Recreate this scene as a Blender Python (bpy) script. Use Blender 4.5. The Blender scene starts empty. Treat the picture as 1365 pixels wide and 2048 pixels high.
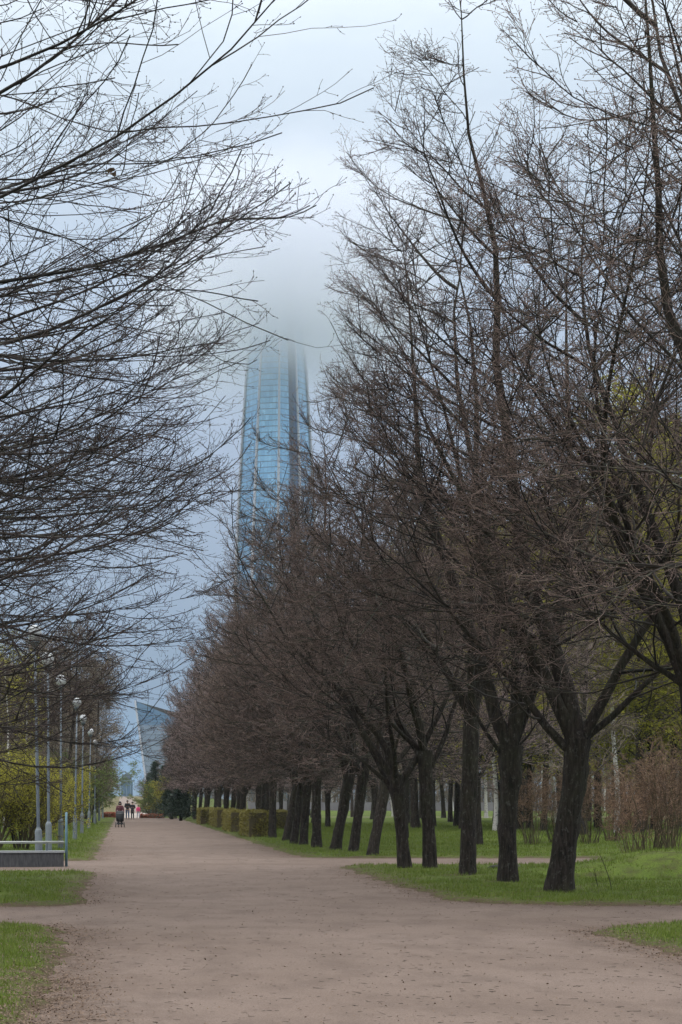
import bpy, math, numpy as np
from mathutils import Vector
sc = bpy.context.scene
COL = sc.collection
F, CX, CY, CAMH = 4090.0, 250.0, 1602.0, 1.72      # focal length in photo pixels, vanishing point of the avenue, eye height
R = math.radians
UP = np.array([0., 0., 1.])

def gd(py): return F * CAMH / (py - CY)              # depth of a ground point seen at row py
def gx(px, Y): return (px - CX) * Y / F
def gz(py, Y): return CAMH + (CY - py) * Y / F
def sstep(a, b, x):
    t = np.clip((np.asarray(x, float) - a) / (b - a), 0, 1); return t * t * (3 - 2 * t)

# ------------------------------------------------------------------ objects
def tag(o, label=None, cat=None, group=None, kind=None):
    if label: o['label'] = label
    if cat: o['category'] = cat
    if group: o['group'] = group
    if kind: o['kind'] = kind
    return o
def empty(name, loc=(0, 0, 0), rz=0.):
    o = bpy.data.objects.new(name, None); COL.objects.link(o)
    o.location = loc; o.rotation_euler = (0, 0, rz); o.empty_display_size = .2
    return o
def mesh(name, V, faces, mats, smooth=True, uv=None, mi=None, attr=None):
    """faces: list of int arrays (n,3) or (n,4)."""
    me = bpy.data.meshes.new(name)
    V = np.ascontiguousarray(V, dtype=np.float32)
    me.vertices.add(len(V)); me.vertices.foreach_set('co', V.ravel())
    fl = [np.asarray(f, np.int32) for f in faces if len(f)]
    loops = np.concatenate([f.ravel() for f in fl])
    sizes = np.concatenate([np.full(len(f), f.shape[1], np.int32) for f in fl])
    starts = np.concatenate([[0], np.cumsum(sizes)[:-1]]).astype(np.int32)
    me.loops.add(len(loops)); me.loops.foreach_set('vertex_index', loops)
    me.polygons.add(len(sizes)); me.polygons.foreach_set('loop_start', starts)
    me.polygons.foreach_set('use_smooth', np.full(len(sizes), smooth, bool))
    if mi is not None: me.polygons.foreach_set('material_index', np.asarray(mi, np.int32))
    if uv is not None:
        l = me.uv_layers.new(name='UVMap'); l.data.foreach_set('uv', np.asarray(uv, np.float32)[loops].ravel())
    if attr is not None:
        for k, v in attr.items():
            a = me.attributes.new(k, 'FLOAT', 'POINT'); a.data.foreach_set('value', np.asarray(v, np.float32))
    me.update(calc_edges=True)
    for m in (mats if isinstance(mats, (list, tuple)) else [mats]): me.materials.append(m)
    return me
def link(name, me, parent=None, loc=None):
    o = bpy.data.objects.new(name, me); COL.objects.link(o)
    if parent is not None: o.parent = parent
    if loc is not None: o.location = loc
    return o
def copy_tree(o, parent=None):
    c = o.copy(); COL.objects.link(c)
    if parent is not None: c.parent = parent
    for ch in list(o.children): copy_tree(ch, c)
    return c

class MB:
    """collects shapes, links them as one mesh object"""
    def __init__(s): s.V = []; s.Q = []; s.T = []; s.n = 0
    def add(s, V, Q=(), T=()):
        V = np.asarray(V, float)
        if len(Q): s.Q.append(np.asarray(Q) + s.n)
        if len(T): s.T.append(np.asarray(T) + s.n)
        s.V.append(V); s.n += len(V); return s
    def box(s, c, d, rz=0., taper=1.):
        x, y, z = np.array(d) / 2
        v = np.array([[-x, -y, -z], [x, -y, -z], [x, y, -z], [-x, y, -z], [-x * taper, -y * taper, z], [x * taper, -y * taper, z], [x * taper, y * taper, z], [-x * taper, y * taper, z]])
        cs, sn = math.cos(rz), math.sin(rz)
        v = v @ np.array([[cs, sn, 0], [-sn, cs, 0], [0, 0, 1]]) + np.array(c)
        return s.add(v, [[0, 3, 2, 1], [4, 5, 6, 7], [0, 1, 5, 4], [1, 2, 6, 5], [2, 3, 7, 6], [3, 0, 4, 7]])
    def lathe(s, prof, n=16, o=(0, 0, 0)):
        a = np.arange(n) * 2 * math.pi / n
        V = np.array([[r * math.cos(t), r * math.sin(t), z] for r, z in prof for t in a]) + np.array(o)
        Q = [[k * n + i, k * n + (i + 1) % n, (k + 1) * n + (i + 1) % n, (k + 1) * n + i] for k in range(len(prof) - 1) for i in range(n)]
        return s.add(V, Q)
    def tube(s, pts, rad, n=8, cap=True):
        P = np.array(pts, float)[None]; Rr = np.broadcast_to(np.array(rad, float), (1, P.shape[1]))
        V, Q = tubes(P, Rr, n); T = []
        if cap:
            T = [[0, i + 1, i] for i in range(1, n - 1)]; e = (P.shape[1] - 1) * n
            T += [[e, e + i, e + i + 1] for i in range(1, n - 1)]
        return s.add(V, Q, T)
    def sphere(s, c, r, n=14, m=9):
        r = np.broadcast_to(np.array(r, float), (3,))
        a = np.linspace(-math.pi / 2 + .02, math.pi / 2 - .02, m)
        V = np.array([[math.cos(t) * math.cos(p), math.cos(t) * math.sin(p), math.sin(t)] for t in a for p in np.arange(n) * 2 * math.pi / n]) * r + np.array(c)
        Q = [[k * n + i, k * n + (i + 1) % n, (k + 1) * n + (i + 1) % n, (k + 1) * n + i] for k in range(m - 1) for i in range(n)]
        return s.add(V, Q)
    def build(s, name, m, parent=None, smooth=False, loc=None):
        f = []
        if s.Q: f.append(np.concatenate(s.Q))
        if s.T: f.append(np.concatenate(s.T))
        return link(name, mesh(name, np.concatenate(s.V), f, m, smooth), parent, loc)

# ------------------------------------------------------------------ materials
def mat(name, color=(.5, .5, .5), rough=.8, metal=0., spec=None):
    m = bpy.data.materials.new(name); m.use_nodes = True
    b = m.node_tree.nodes['Principled BSDF']
    b.inputs['Base Color'].default_value = (*color, 1); b.inputs['Roughness'].default_value = rough
    b.inputs['Metallic'].default_value = metal
    if spec is not None: b.inputs['Specular IOR Level'].default_value = spec
    return m
class NT:
    def __init__(s, m): s.t = m.node_tree; s.b = s.t.nodes.get('Principled BSDF')
    def n(s, typ, **kw):
        x = s.t.nodes.new(typ)
        for k, v in kw.items():
            if k.startswith('i_'): x.inputs[k[2:].replace('_', ' ')].default_value = v
            else: setattr(x, k, v)
        return x
    def l(s, a, b): s.t.links.new(a, b)
    def coord(s, kind='Object'): return s.n('ShaderNodeTexCoord').outputs[kind]
    def mapping(s, vec, scale): 
        x = s.n('ShaderNodeMapping'); x.inputs['Scale'].default_value = scale; s.l(vec, x.inputs['Vector']); return x.outputs[0]
    def noise(s, vec, scale, detail=5, rough=.6, out='Fac'):
        x = s.n('ShaderNodeTexNoise'); x.inputs['Scale'].default_value = scale; x.inputs['Detail'].default_value = detail; x.inputs['Roughness'].default_value = rough
        s.l(vec, x.inputs['Vector']); return x.outputs[out]
    def ramp(s, fac, stops, interp='LINEAR'):
        x = s.n('ShaderNodeValToRGB'); r = x.color_ramp; r.interpolation = interp
        while len(r.elements) < len(stops): r.elements.new(.5)
        for e, (p, c) in zip(r.elements, stops):
            e.position = p; e.color = (*c, 1) if len(c) == 3 else c
        s.l(fac, x.inputs[0]); return x.outputs[0]
    def mix(s, fac, a, b, blend='MIX'):
        x = s.n('ShaderNodeMix', data_type='RGBA', blend_type=blend)
        for v, i in ((fac, 0), (a, 6), (b, 7)):
            if hasattr(v, 'is_linked'): s.l(v, x.inputs[i])
            elif i == 0: x.inputs[0].default_value = v
            else: x.inputs[i].default_value = (*v, 1)
        return x.outputs[2]
    def math(s, op, a, b=0., clamp=False):
        x = s.n('ShaderNodeMath', operation=op, use_clamp=clamp)
        for v, i in ((a, 0), (b, 1)):
            if hasattr(v, 'is_linked'): s.l(v, x.inputs[i])
            else: x.inputs[i].default_value = v
        return x.outputs[0]
    def bump(s, h, strength=.5, dist=.02):
        x = s.n('ShaderNodeBump'); x.inputs['Strength'].default_value = strength; x.inputs['Distance'].default_value = dist
        s.l(h, x.inputs['Height']); s.l(x.outputs[0], s.b.inputs['Normal'])
    def base(s, c): s.l(c, s.b.inputs['Base Color'])
G3 = lambda v: (v, v, v)

def m_bark():
    m = mat('lime_bark', rough=.92, spec=.2); t = NT(m); c = t.coord()
    fur = t.noise(t.mapping(c, (14, 14, 2.2)), 1.6, 6, .65)
    big = t.noise(c, 1.3, 4); lich = t.noise(t.mapping(c, (1, 1, .7)), 13, 6, .75)
    col = t.ramp(fur, [(.34, (.006, .005, .0045)), (.5, (.027, .021, .017)), (.72, (.066, .053, .044))])
    col = t.mix(t.ramp(big, [(.45, G3(0)), (.7, G3(.55))]), col, (.045, .047, .026))
    col = t.mix(t.ramp(lich, [(.55, G3(0)), (.68, G3(.65))]), col, (.15, .14, .125))
    t.base(col); t.bump(fur, 1., .05); return m
def m_twig(name, a, b, moss=.5):
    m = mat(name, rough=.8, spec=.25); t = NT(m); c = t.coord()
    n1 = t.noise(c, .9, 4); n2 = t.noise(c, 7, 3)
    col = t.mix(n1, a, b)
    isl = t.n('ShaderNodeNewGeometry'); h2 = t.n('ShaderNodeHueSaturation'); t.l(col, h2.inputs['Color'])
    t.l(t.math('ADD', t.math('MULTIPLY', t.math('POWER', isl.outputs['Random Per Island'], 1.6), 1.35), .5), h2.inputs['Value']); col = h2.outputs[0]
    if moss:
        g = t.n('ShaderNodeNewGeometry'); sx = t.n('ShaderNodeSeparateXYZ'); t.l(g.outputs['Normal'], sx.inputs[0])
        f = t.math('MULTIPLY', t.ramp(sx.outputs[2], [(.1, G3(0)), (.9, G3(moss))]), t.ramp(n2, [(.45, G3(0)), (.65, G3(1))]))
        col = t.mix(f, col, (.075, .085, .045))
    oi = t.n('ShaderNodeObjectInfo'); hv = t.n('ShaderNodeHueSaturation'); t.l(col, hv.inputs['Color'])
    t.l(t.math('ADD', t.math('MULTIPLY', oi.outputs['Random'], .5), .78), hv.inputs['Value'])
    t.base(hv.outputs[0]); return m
def m_leaf(name, a, b, trans=.3):
    m = mat(name, rough=.6, spec=.3); t = NT(m); c = t.coord()
    wn = t.n('ShaderNodeTexWhiteNoise', noise_dimensions='3D')
    q = t.n('ShaderNodeVectorMath', operation='SNAP'); q.inputs[1].default_value = (.06, .06, .06); t.l(c, q.inputs[0]); t.l(q.outputs[0], wn.inputs[0])
    col = t.mix(t.math('ADD', t.math('MULTIPLY', wn.outputs[0], .5), t.math('MULTIPLY', t.noise(c, .8, 3), .6)), a, b)
    t.base(col)
    if trans:
        tr = t.n('ShaderNodeBsdfTranslucent'); t.l(col, tr.inputs[0]); mx = t.n('ShaderNodeMixShader'); mx.inputs[0].default_value = trans
        out = t.t.nodes['Material Output']; t.l(t.b.outputs[0], mx.inputs[1]); t.l(tr.outputs[0], mx.inputs[2]); t.l(mx.outputs[0], out.inputs[0])
    return m
def m_gravel():
    m = mat('gravel', rough=.95, spec=.15); t = NT(m); c = t.coord()
    big = t.noise(c, .22, 4); mid = t.noise(t.mapping(c, (1, .45, 1)), 1.5, 6, .65); fine = t.noise(c, 55, 4, .8); grit = t.noise(c, 95, 2, .6); peb = t.noise(c, 15, 6, .9)
    col = t.mix(t.ramp(big, [(.3, G3(0)), (.7, G3(1))]), (.180, .134, .107), (.238, .183, .152))
    col = t.mix(t.ramp(mid, [(.34, G3(.6)), (.54, G3(0))]), col, (.125, .093, .075))
    col = t.mix(t.ramp(fine, [(.36, G3(.85)), (.50, G3(0))]), col, (.085, .064, .052))
    col = t.mix(t.ramp(peb, [(.34, G3(.8)), (.46, G3(0))]), col, (.080, .060, .048))
    col = t.mix(t.ramp(peb, [(.58, G3(0)), (.72, G3(.55))]), col, (.30, .25, .22))
    col = t.mix(t.ramp(grit, [(.60, G3(0)), (.75, G3(.6))]), col, (.34, .30, .27))
    at = t.n('ShaderNodeAttribute', attribute_name='litter')
    f = t.math('MULTIPLY', at.outputs['Fac'], t.ramp(t.noise(c, 5, 6, .75), [(.4, G3(0)), (.6, G3(1))]), True)
    col = t.mix(t.math('MULTIPLY', f, .8), col, (.075, .048, .033))
    at2 = t.n('ShaderNodeAttribute', attribute_name='pale')
    col = t.mix(at2.outputs['Fac'], col, (.45, .40, .36))
    t.base(col); t.bump(t.math('ADD', fine, t.math('MULTIPLY', mid, 1.5)), .7, .012); return m
def m_lawn():
    m = mat('lawn', rough=.95, spec=.1); t = NT(m); c = t.coord()
    big = t.noise(c, .25, 4); mid = t.noise(c, 1.6, 6, .7); fine = t.noise(c, 26, 4, .7)
    col = t.mix(t.ramp(big, [(.35, G3(0)), (.65, G3(1))]), (.075, .120, .017), (.125, .175, .026))
    col = t.mix(t.ramp(mid, [(.46, G3(0)), (.62, G3(.85))]), col, (.07, .062, .026))
    col = t.mix(t.ramp(fine, [(.35, G3(.7)), (.55, G3(0))]), col, (.028, .045, .012))
    at = t.n('ShaderNodeAttribute', attribute_name='edge')
    e = t.math('MULTIPLY', at.outputs['Fac'], t.ramp(t.noise(c, 3.5, 6, .75), [(.36, G3(0)), (.62, G3(1.4))]), True)
    e = t.math('MAXIMUM', e, t.ramp(at.outputs['Fac'], [(.75, G3(0)), (.97, G3(1))]))
    col = t.mix(e, col, (.10, .07, .05))
    at = t.n('ShaderNodeAttribute', attribute_name='dry')
    col = t.mix(at.outputs['Fac'], col, (.14, .115, .06))
    t.base(col); t.bump(t.math('ADD', fine, mid), .8, .03); return m
def m_noisy(name, a, b, scale=6, rough=.7, bump=.3, metal=0., stretch=(1, 1, 1)):
    m = mat(name, rough=rough, metal=metal); t = NT(m); c = t.mapping(t.coord(), stretch)
    n = t.noise(c, scale, 6, .7); t.base(t.ramp(n, [(.3, a), (.7, b)]))
    if bump: t.bump(n, bump, .01)
    return m
def m_birch():
    m = mat('birch_bark', rough=.7); t = NT(m); c = t.coord()
    n = t.noise(t.mapping(c, (4, 4, 14)), 1.3, 5, .7); n2 = t.noise(c, 1.1, 3)
    t.base(t.mix(t.ramp(t.math('ADD', n, t.math('MULTIPLY', n2, .25)), [(.66, G3(0)), (.74, G3(1))]), (.50, .48, .45), (.04, .035, .03))); return m
M = dict(
    bark=m_bark(),
    twig=m_twig('lime_twigs', (.10, .072, .064), (.19, .135, .118), .45),
    darktwig=m_twig('silhouette_twigs', (.032, .022, .022), (.06, .04, .036), .3), darklimb=m_twig('silhouette_limbs', (.018, .015, .015), (.034, .028, .026), .5),  # left limes: their silhouette against the sky is put into these darker colours
    limb=m_twig('lime_limbs', (.018, .015, .0135), (.042, .034, .03), .9),
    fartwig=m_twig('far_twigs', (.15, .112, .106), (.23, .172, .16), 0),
    palebrown=m_twig('pale_twigs', (.11, .088, .065), (.18, .145, .11), 0),
    redtwig=m_twig('red_shrub_twigs', (.13, .078, .052), (.19, .125, .08), 0),
    olivetwig=m_twig('olive_twigs', (.055, .045, .025), (.10, .08, .04), 0),
    gravel=m_gravel(), lawn=m_lawn(), birch=m_birch(),
    grass=m_leaf('grass_blades', (.068, .120, .012), (.18, .225, .034), .25),
    youngleaf=m_leaf('young_leaves', (.29, .295, .036), (.46, .42, .065), .5),
    greenleaf=m_leaf('spring_leaves', (.12, .18, .04), (.20, .26, .07), .35),
    hedge=m_leaf('hedge_leaves', (.15, .135, .028), (.27, .235, .055), .2),
    red=m_leaf('russet_leaves', (.22, .055, .03), (.34, .10, .05), .2),
    spruce=m_leaf('spruce_needles', (.012, .03, .016), (.03, .055, .03), .1),
    litter=m_leaf('dry_leaves', (.085, .055, .036), (.24, .165, .115), .1),
    stick=mat('dead_sticks', (.062, .046, .036), .9),
    steel=m_noisy('painted_grey_steel', (.09, .115, .138), (.14, .17, .195), 8, .5, .1),
    base=m_noisy('grey_post_paint', (.14, .165, .18), (.20, .23, .25), 6, .65, .2),
    globe=mat('white_lamp_glass', (.42, .44, .45), .3),
    granite=m_noisy('dark_granite', (.03, .031, .035), (.105, .105, .11), 9, .6, .2, 0., (2.5, 2.5, .5)),
    granite_top=m_noisy('pale_granite', (.28, .30, .31), (.40, .42, .43), 30, .6, .2),
    rail=mat('brushed_rail', (.42, .44, .40), .35, .6),
    bluepaint=m_noisy('blue_grey_paint', (.10, .20, .26), (.17, .30, .36), 9, .5, .1),
    concrete=m_noisy('concrete', (.05, .05, .047), (.11, .105, .10), 12, .9, .4),
    wallgrey=m_noisy('far_wall', (.13, .12, .13), (.20, .19, .20), .6, .9, 0),
    paving=m_noisy('pale_paving', (.50, .47, .45), (.62, .59, .57), 2, .9, .1),
    black=mat('black_fabric', (.012, .013, .016), .7), rubber=mat('black_rubber', (.01, .01, .01), .6),
    chrome=mat('pram_frame', (.18, .18, .19), .4, .8),
    skin=mat('skin', (.45, .27, .2), .55), hair=mat('dark_hair', (.02, .014, .01), .6),
    burgundy=mat('burgundy_cloth', (.075, .014, .022), .8), darkcloth=mat('dark_cloth', (.012, .013, .018), .85),
    jeans=mat('blue_denim', (.07, .12, .22), .85), pink=mat('pink_cloth', (.75, .06, .2), .7), paleblue=mat('pale_trousers', (.35, .38, .48), .8),
    white=mat('white_paint', (.75, .75, .74), .6), greyshoe=mat('shoe', (.05, .05, .05), .7),
)

# ------------------------------------------------------------------ ground
def nz(x, y, s=0.):
    return (np.sin(1.7 * x + .6 * y + s) + np.sin(-.9 * x + 1.3 * y + 2.1 + s) + .7 * np.sin(3.1 * x - 2.3 * y + 1.3 * s) + .5 * np.sin(5.9 * x + 4.7 * y + .4) + .4 * np.sin(-9.1 * x + 7.3 * y + s) + .3 * np.sin(15. * x + 11. * y)) / 3.9
def height(x, y):
    x = np.asarray(x, float); y = np.asarray(y, float)
    h = 3.3 * sstep(300, 700, y) * (1 - sstep(15, 60, np.abs(x)))
    d = np.exp(-((y - 47.3 - .05 * (x - 10)) / 1.7) ** 2) * sstep(9.2, 11.2, x) * (1 - sstep(40, 60, x))
    b = .42 * sstep(48.5, 51.5, y) * (1 - sstep(53, 55, y)) * sstep(11, 14, x)
    return h - .85 * d + b
def rbox(x, y, x0, x1, y0, y1, r=1.):
    cx, cy, hx, hy = (x0 + x1) / 2, (y0 + y1) / 2, (x1 - x0) / 2 - r, (y1 - y0) / 2 - r
    qx, qy = np.abs(x - cx) - hx, np.abs(y - cy) - hy
    return -(np.hypot(np.maximum(qx, 0), np.maximum(qy, 0)) + np.minimum(np.maximum(qx, qy), 0) - r)
def sdf(x, y):
    """>0 inside grass"""
    x = np.asarray(x, float); y = np.asarray(y, float)
    s = np.full(np.broadcast(x, y).shape, -9.)
    for b in ((-900, -.95, 58.5, 212, 1.3), (-900, -.75, 33.3, 49.5, 1.2), (-900, -.72, -60, 28.3, 1.4),
              (5.35, 900, 61.5, 207, 1.6), (5.55, 900, 33.6, 54.6, 2.2), (6.15, 900, -60, 29.0, 3.0),
              (9, 900, 206, 1900, 1.), (-900, -4.5, 211, 1900, 1.), (3.7, 9.5, 206.5, 1900, .5), (-5, -2.2, 211, 1900, .5)):
        s = np.maximum(s, rbox(x, y, *b))
    s = np.maximum(s, np.where(y > 290, np.abs(x - .7) - 2.0, -9))
    s = np.where((x > 13) & (y > 212) & (y < 222), np.minimum(s, -(4.2 - np.abs(y - 217))), s)   # thin walk across the far lawn
    return s + .20 * nz(x * 1.3, y * .8) + .17 * nz(x * 4., y * 2.6, 1.) + .08 * nz(x * 9., y * 7., 2.) 
def lines(segs):
    out = [np.arange(a, b, st) for a, b, st in segs]; return np.concatenate(out + [[segs[-1][1]]])
XS = lines([(-700, -60, 40), (-60, -12, 4), (-12, -5, .5), (-5, 9, .11), (9, 20, .3), (20, 60, 2), (60, 900, 40)])
YS = lines([(-40, 8, 3), (8, 14, .5), (14, 64, .14), (64, 110, .4), (110, 230, 1.2), (230, 420, 8), (420, 1740, 40)])
GX, GY = np.meshgrid(XS, YS)
nx, ny = len(XS), len(YS)
S = sdf(GX, GY); H0 = height(GX, GY)
def grid_faces(keep=None):
    i = np.arange(nx - 1)[None] + np.arange(ny - 1)[:, None] * nx
    q = np.stack([i, i + 1, i + 1 + nx, i + nx], -1)
    if keep is not None: q = q[keep]
    return q.reshape(-1, 4)
lit = np.exp(-np.abs(S + .15) / .45) * (1 - sstep(60, 110, GY))
pale = sstep(205, 209, GY) * (1 - sstep(286, 292, GY)) * .75 + sstep(290, 300, GY) * .15
link('gravel_path', mesh('gravel_path', np.stack([GX, GY, H0 + .006 * nz(GX * 2, GY * 2)], -1).reshape(-1, 3), [grid_faces()], M['gravel'], attr={'litter': lit.ravel(), 'pale': pale.ravel()}))['kind'] = 'structure'
LZ = H0 + np.clip(S, -.5, .22) * .22 + (.015 + .02 * sstep(0, 1, S)) * nz(GX * 2.3, GY * 1.7, 4.)
kp = (np.maximum.reduce([S[:-1, :-1], S[1:, :-1], S[:-1, 1:], S[1:, 1:]]) > -.35)
used = np.unique(grid_faces(kp)); remap = np.full(nx * ny, -1); remap[used] = np.arange(len(used))
edge = np.exp(-np.maximum(S, 0) / .55) * (1 - .5 * sstep(40, 90, GY)); 
for px, py in ((1118, 1788), (1016, 1769), (935, 1753), (861, 1741), (811, 1741), (743, 1714), (706, 1707), (669, 1703), (634, 1697)):
    Y = gd(py); edge = np.maximum(edge, 1.0 * np.exp(-(((GX - gx(px, Y)) ** 2 + (GY - Y) ** 2) / .5 ** 2)))
dry = sstep(230, 320, GY) * (1 - sstep(8, 20, np.abs(GX))) * .8
o = link('lawn', mesh('lawn', np.stack([GX, GY, LZ], -1).reshape(-1, 3)[used], [remap[grid_faces(kp)]], M['lawn'], attr={'edge': edge.ravel()[used], 'dry': dry.ravel()[used]})); o['kind'] = 'structure'

rng = np.random.default_rng(7)
def lawn_z(x, y): 
    s = sdf(x, y); return height(x, y) + np.clip(s, -.5, .22) * .22
# grass blades: thickest near the camera
n = 520000
gy = np.exp(rng.uniform(math.log(13.5), math.log(150), n)); gxx = rng.uniform(-.085, .30, n) * gy
s = sdf(gxx, gy); clump = nz(gxx * 3.3, gy * 2.4, 2.) * .5 + .5
bare = nz(gxx * .9 + 3, gy * .7, 5.)
k = (s > .0) & (rng.random(n) < sstep(-.02, .7, s) * .9 + .08) & (rng.random(n) < .35 + .65 * clump) & (rng.random(n) < 1.05 - .9 * sstep(-.05, .5, bare))
gxx, gy, s, clump = gxx[k], gy[k], s[k], clump[k]; n = len(gy)
hh = (.022 + .045 * clump) * (.5 + .5 * sstep(0, .6, s)) * rng.uniform(.5, 1.4, n) * (1 + gy / 90); ww = .0035 + .00012 * gy
a = rng.uniform(0, 2 * math.pi, n); b = rng.uniform(0, 2 * math.pi, n); ln = rng.uniform(.1, .9, n) * hh
B = np.stack([gxx, gy, lawn_z(gxx, gy) - .008], -1)
dv = np.stack([np.cos(a) * ww, np.sin(a) * ww, 0 * a], -1)
tip = B + np.stack([np.cos(b) * ln, np.sin(b) * ln, hh + .008], -1)
V = np.stack([B - dv, B + dv, tip], 1).reshape(-1, 3)
o = link('grass', mesh('grass', V, [np.arange(3 * n).reshape(-1, 3)], M['grass'], False)); tag(o, 'short spring grass growing on the lawns beside the path', 'grass', kind='stuff')

def scatter_quads(P, size, rng, flat=1., asp=.6):
    """little leaf-like quads: P (n,3), size (n,)"""
    n = len(P); a = rng.uniform(0, 2 * math.pi, n); nrm = rng.normal(0, 1, (n, 3)); nrm[:, 2] = np.abs(nrm[:, 2]) + flat * 2
    nrm /= np.linalg.norm(nrm, axis=1)[:, None]
    u = np.stack([np.cos(a), np.sin(a), 0 * a], -1); u -= nrm * (u * nrm).sum(1)[:, None]; u /= np.linalg.norm(u, axis=1)[:, None]
    v = np.cross(nrm, u); s1 = size[:, None]; s2 = s1 * asp
    V = np.stack([P - u * s1, P - v * s2 + u * s1 * .1, P + u * s1, P + v * s2 + u * s1 * .1], 1).reshape(-1, 3)
    return V, np.arange(4 * n).reshape(-1, 4)
# dry leaf litter: piled along the lawn edges and thin on the gravel
n = 700000
gy = np.exp(rng.uniform(math.log(13.5), math.log(110), n)); gxx = rng.uniform(-.085, .30, n) * gy; s = sdf(gxx, gy)
pr = .22 * (s > 0) * (gxx < -.7) * (gy < 29) + .16 * (s > 0) * (nz(gxx * 1.1, gy * .9, 7) > .15) + .75 * np.exp(-((s + .12) / .33) ** 2) * (.35 + .65 * (nz(gxx * .8, gy * .6, 3) > -.1)) + .016 + .10 * (s > 0)
pr *= np.where((gxx < 1) & (gy < 30), 1.3, .8)
k = rng.random(n) < pr * .85
P = np.stack([gxx[k], gy[k], np.maximum(lawn_z(gxx, gy), height(gxx, gy))[k] + rng.uniform(.004, .02, k.sum())], -1)
V, Q = scatter_quads(P, (.003 + .012 * rng.random(k.sum()) ** 2.4) * (1 + P[:, 1] / 120), rng, .8)
tag(link('leaf_litter', mesh('leaf_litter', V, [Q], M['litter'], False)), 'brown dry leaf litter strewn along the path edges', 'leaf litter', kind='stuff')
n = 3000
gy = np.exp(rng.uniform(math.log(14), math.log(75), n)); gxx = rng.uniform(-.06, .285, n) * gy
L = np.where(rng.random(n) < .05, rng.gamma(1.6, .03, n) + .02, rng.gamma(1.5, .009, n) + .006); a = rng.uniform(0, 6.28, n) ; r_ = rng.uniform(.0010, .0028, n)
zz = np.maximum(lawn_z(gxx, gy), height(gxx, gy)) + .008
d = np.stack([np.cos(a) * L, np.sin(a) * L, rng.normal(0, .04, n) * L], -1); c0 = np.stack([gxx, gy, zz], -1); bend = np.stack([-np.sin(a), np.cos(a), 0 * a], -1) * (rng.normal(0, .15, n) * L)[:, None]
PT = np.stack([c0 - d, c0 + bend, c0 + d], 1)

# ------------------------------------------------------------------ tree growing (all branches of a level at once)
def norm(v): return v / np.maximum(np.linalg.norm(v, axis=-1, keepdims=True), 1e-9)
def tubes(P, Rr, S, ref=None):
    N, K, _ = P.shape
    T = np.empty_like(P); T[:, 1:-1] = P[:, 2:] - P[:, :-2]; T[:, 0] = P[:, 1] - P[:, 0]; T[:, -1] = P[:, -1] - P[:, -2]; T = norm(T)
    m = norm(P[:, -1] - P[:, 0]); ax = np.eye(3)[np.argmin(np.abs(m), axis=1)]
    n1 = norm(np.cross(T, ax[:, None, :])); n2 = np.cross(T, n1)
    a = np.arange(S) * 2 * math.pi / S
    V = P[:, :, None] + Rr[:, :, None, None] * (np.cos(a)[None, None, :, None] * n1[:, :, None] + np.sin(a)[None, None, :, None] * n2[:, :, None])
    idx = np.arange(N * K * S).reshape(N, K, S); i1 = np.roll(idx, -1, 2)
    Q = np.stack([idx[:, :-1], i1[:, :-1], i1[:, 1:], idx[:, 1:]], -1).reshape(-1, 4)
    return V.reshape(-1, 3), Q
def walk(rng, base, d, length, K, trop, wig, tropend=None):
    N = len(base); P = np.empty((N, K, 3)); P[:, 0] = base; d = norm(d); st = (length / (K - 1))[:, None]
    for k in range(1, K):
        tr = trop + ((tropend if tropend is not None else trop) - trop) * k / (K - 1)
        d = norm(d + UP * tr + rng.normal(0, wig, (N, 3))); P[:, k] = P[:, k - 1] + d * st
    return P
def grow(rng, P, Rr, n, t0, t1, ang, sd, L, Lend, K, rr, rmin, trop, wig, planar=None, bias=None, tropend=None, rel=None, tip=.35, rmax=9.):
    N, Kp, _ = P.shape
    t = t0 + (t1 - t0) * (np.arange(n)[None] + rng.random((N, n))) / n
    f = t * (Kp - 1); i = np.minimum(f.astype(int), Kp - 2); f = f - i; rows = np.arange(N)[:, None]
    A, Bq = P[rows, i], P[rows, i + 1]; base = A + (Bq - A) * f[..., None]; T = norm(Bq - A)
    pr = Rr[rows, i] * (1 - f) + Rr[rows, i + 1] * f
    ln = L * (1 + (Lend - 1) * t) * rng.uniform(.55, 1.25, (N, n))
    if rel is not None: ln = ln * (np.linalg.norm(P[:, -1] - P[:, 0], axis=-1) / rel)[:, None]
    if planar is None:
        az = rng.uniform(0, 2 * math.pi, (N, 1)) + np.arange(n)[None] * 2.4 + rng.normal(0, .5, (N, n))
    else:
        az = (np.arange(n)[None] % 2) * math.pi + rng.normal(0, planar, (N, n))
    S0 = np.cross(T, UP); bad = np.linalg.norm(S0, axis=-1) < .15; S0[bad] = np.cross(T[bad], np.array([.7, .7, .1])); S0 = norm(S0); Bv = np.cross(S0, T)
    Sd = np.cos(az)[..., None] * S0 + np.sin(az)[..., None] * Bv
    an = rng.normal(ang, sd, (N, n))[..., None]
    d = np.cos(an) * T + np.sin(an) * Sd
    if bias is not None: d = norm(d) + np.array(bias)
    K_ = K; base = base.reshape(-1, 3); d = d.reshape(-1, 3); ln = ln.ravel(); pr = pr.ravel()
    C = walk(rng, base, d, ln, K_, trop, wig, tropend)
    r0 = np.minimum(np.clip(pr * rr * rng.uniform(.75, 1.1, len(pr)), rmin, np.maximum(pr * .92, rmin)), rmax)
    Rc = r0[:, None] * np.linspace(1, tip, K_)[None] ** .9; Rc = np.maximum(Rc, rmin * .75)
    return C, Rc
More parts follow.
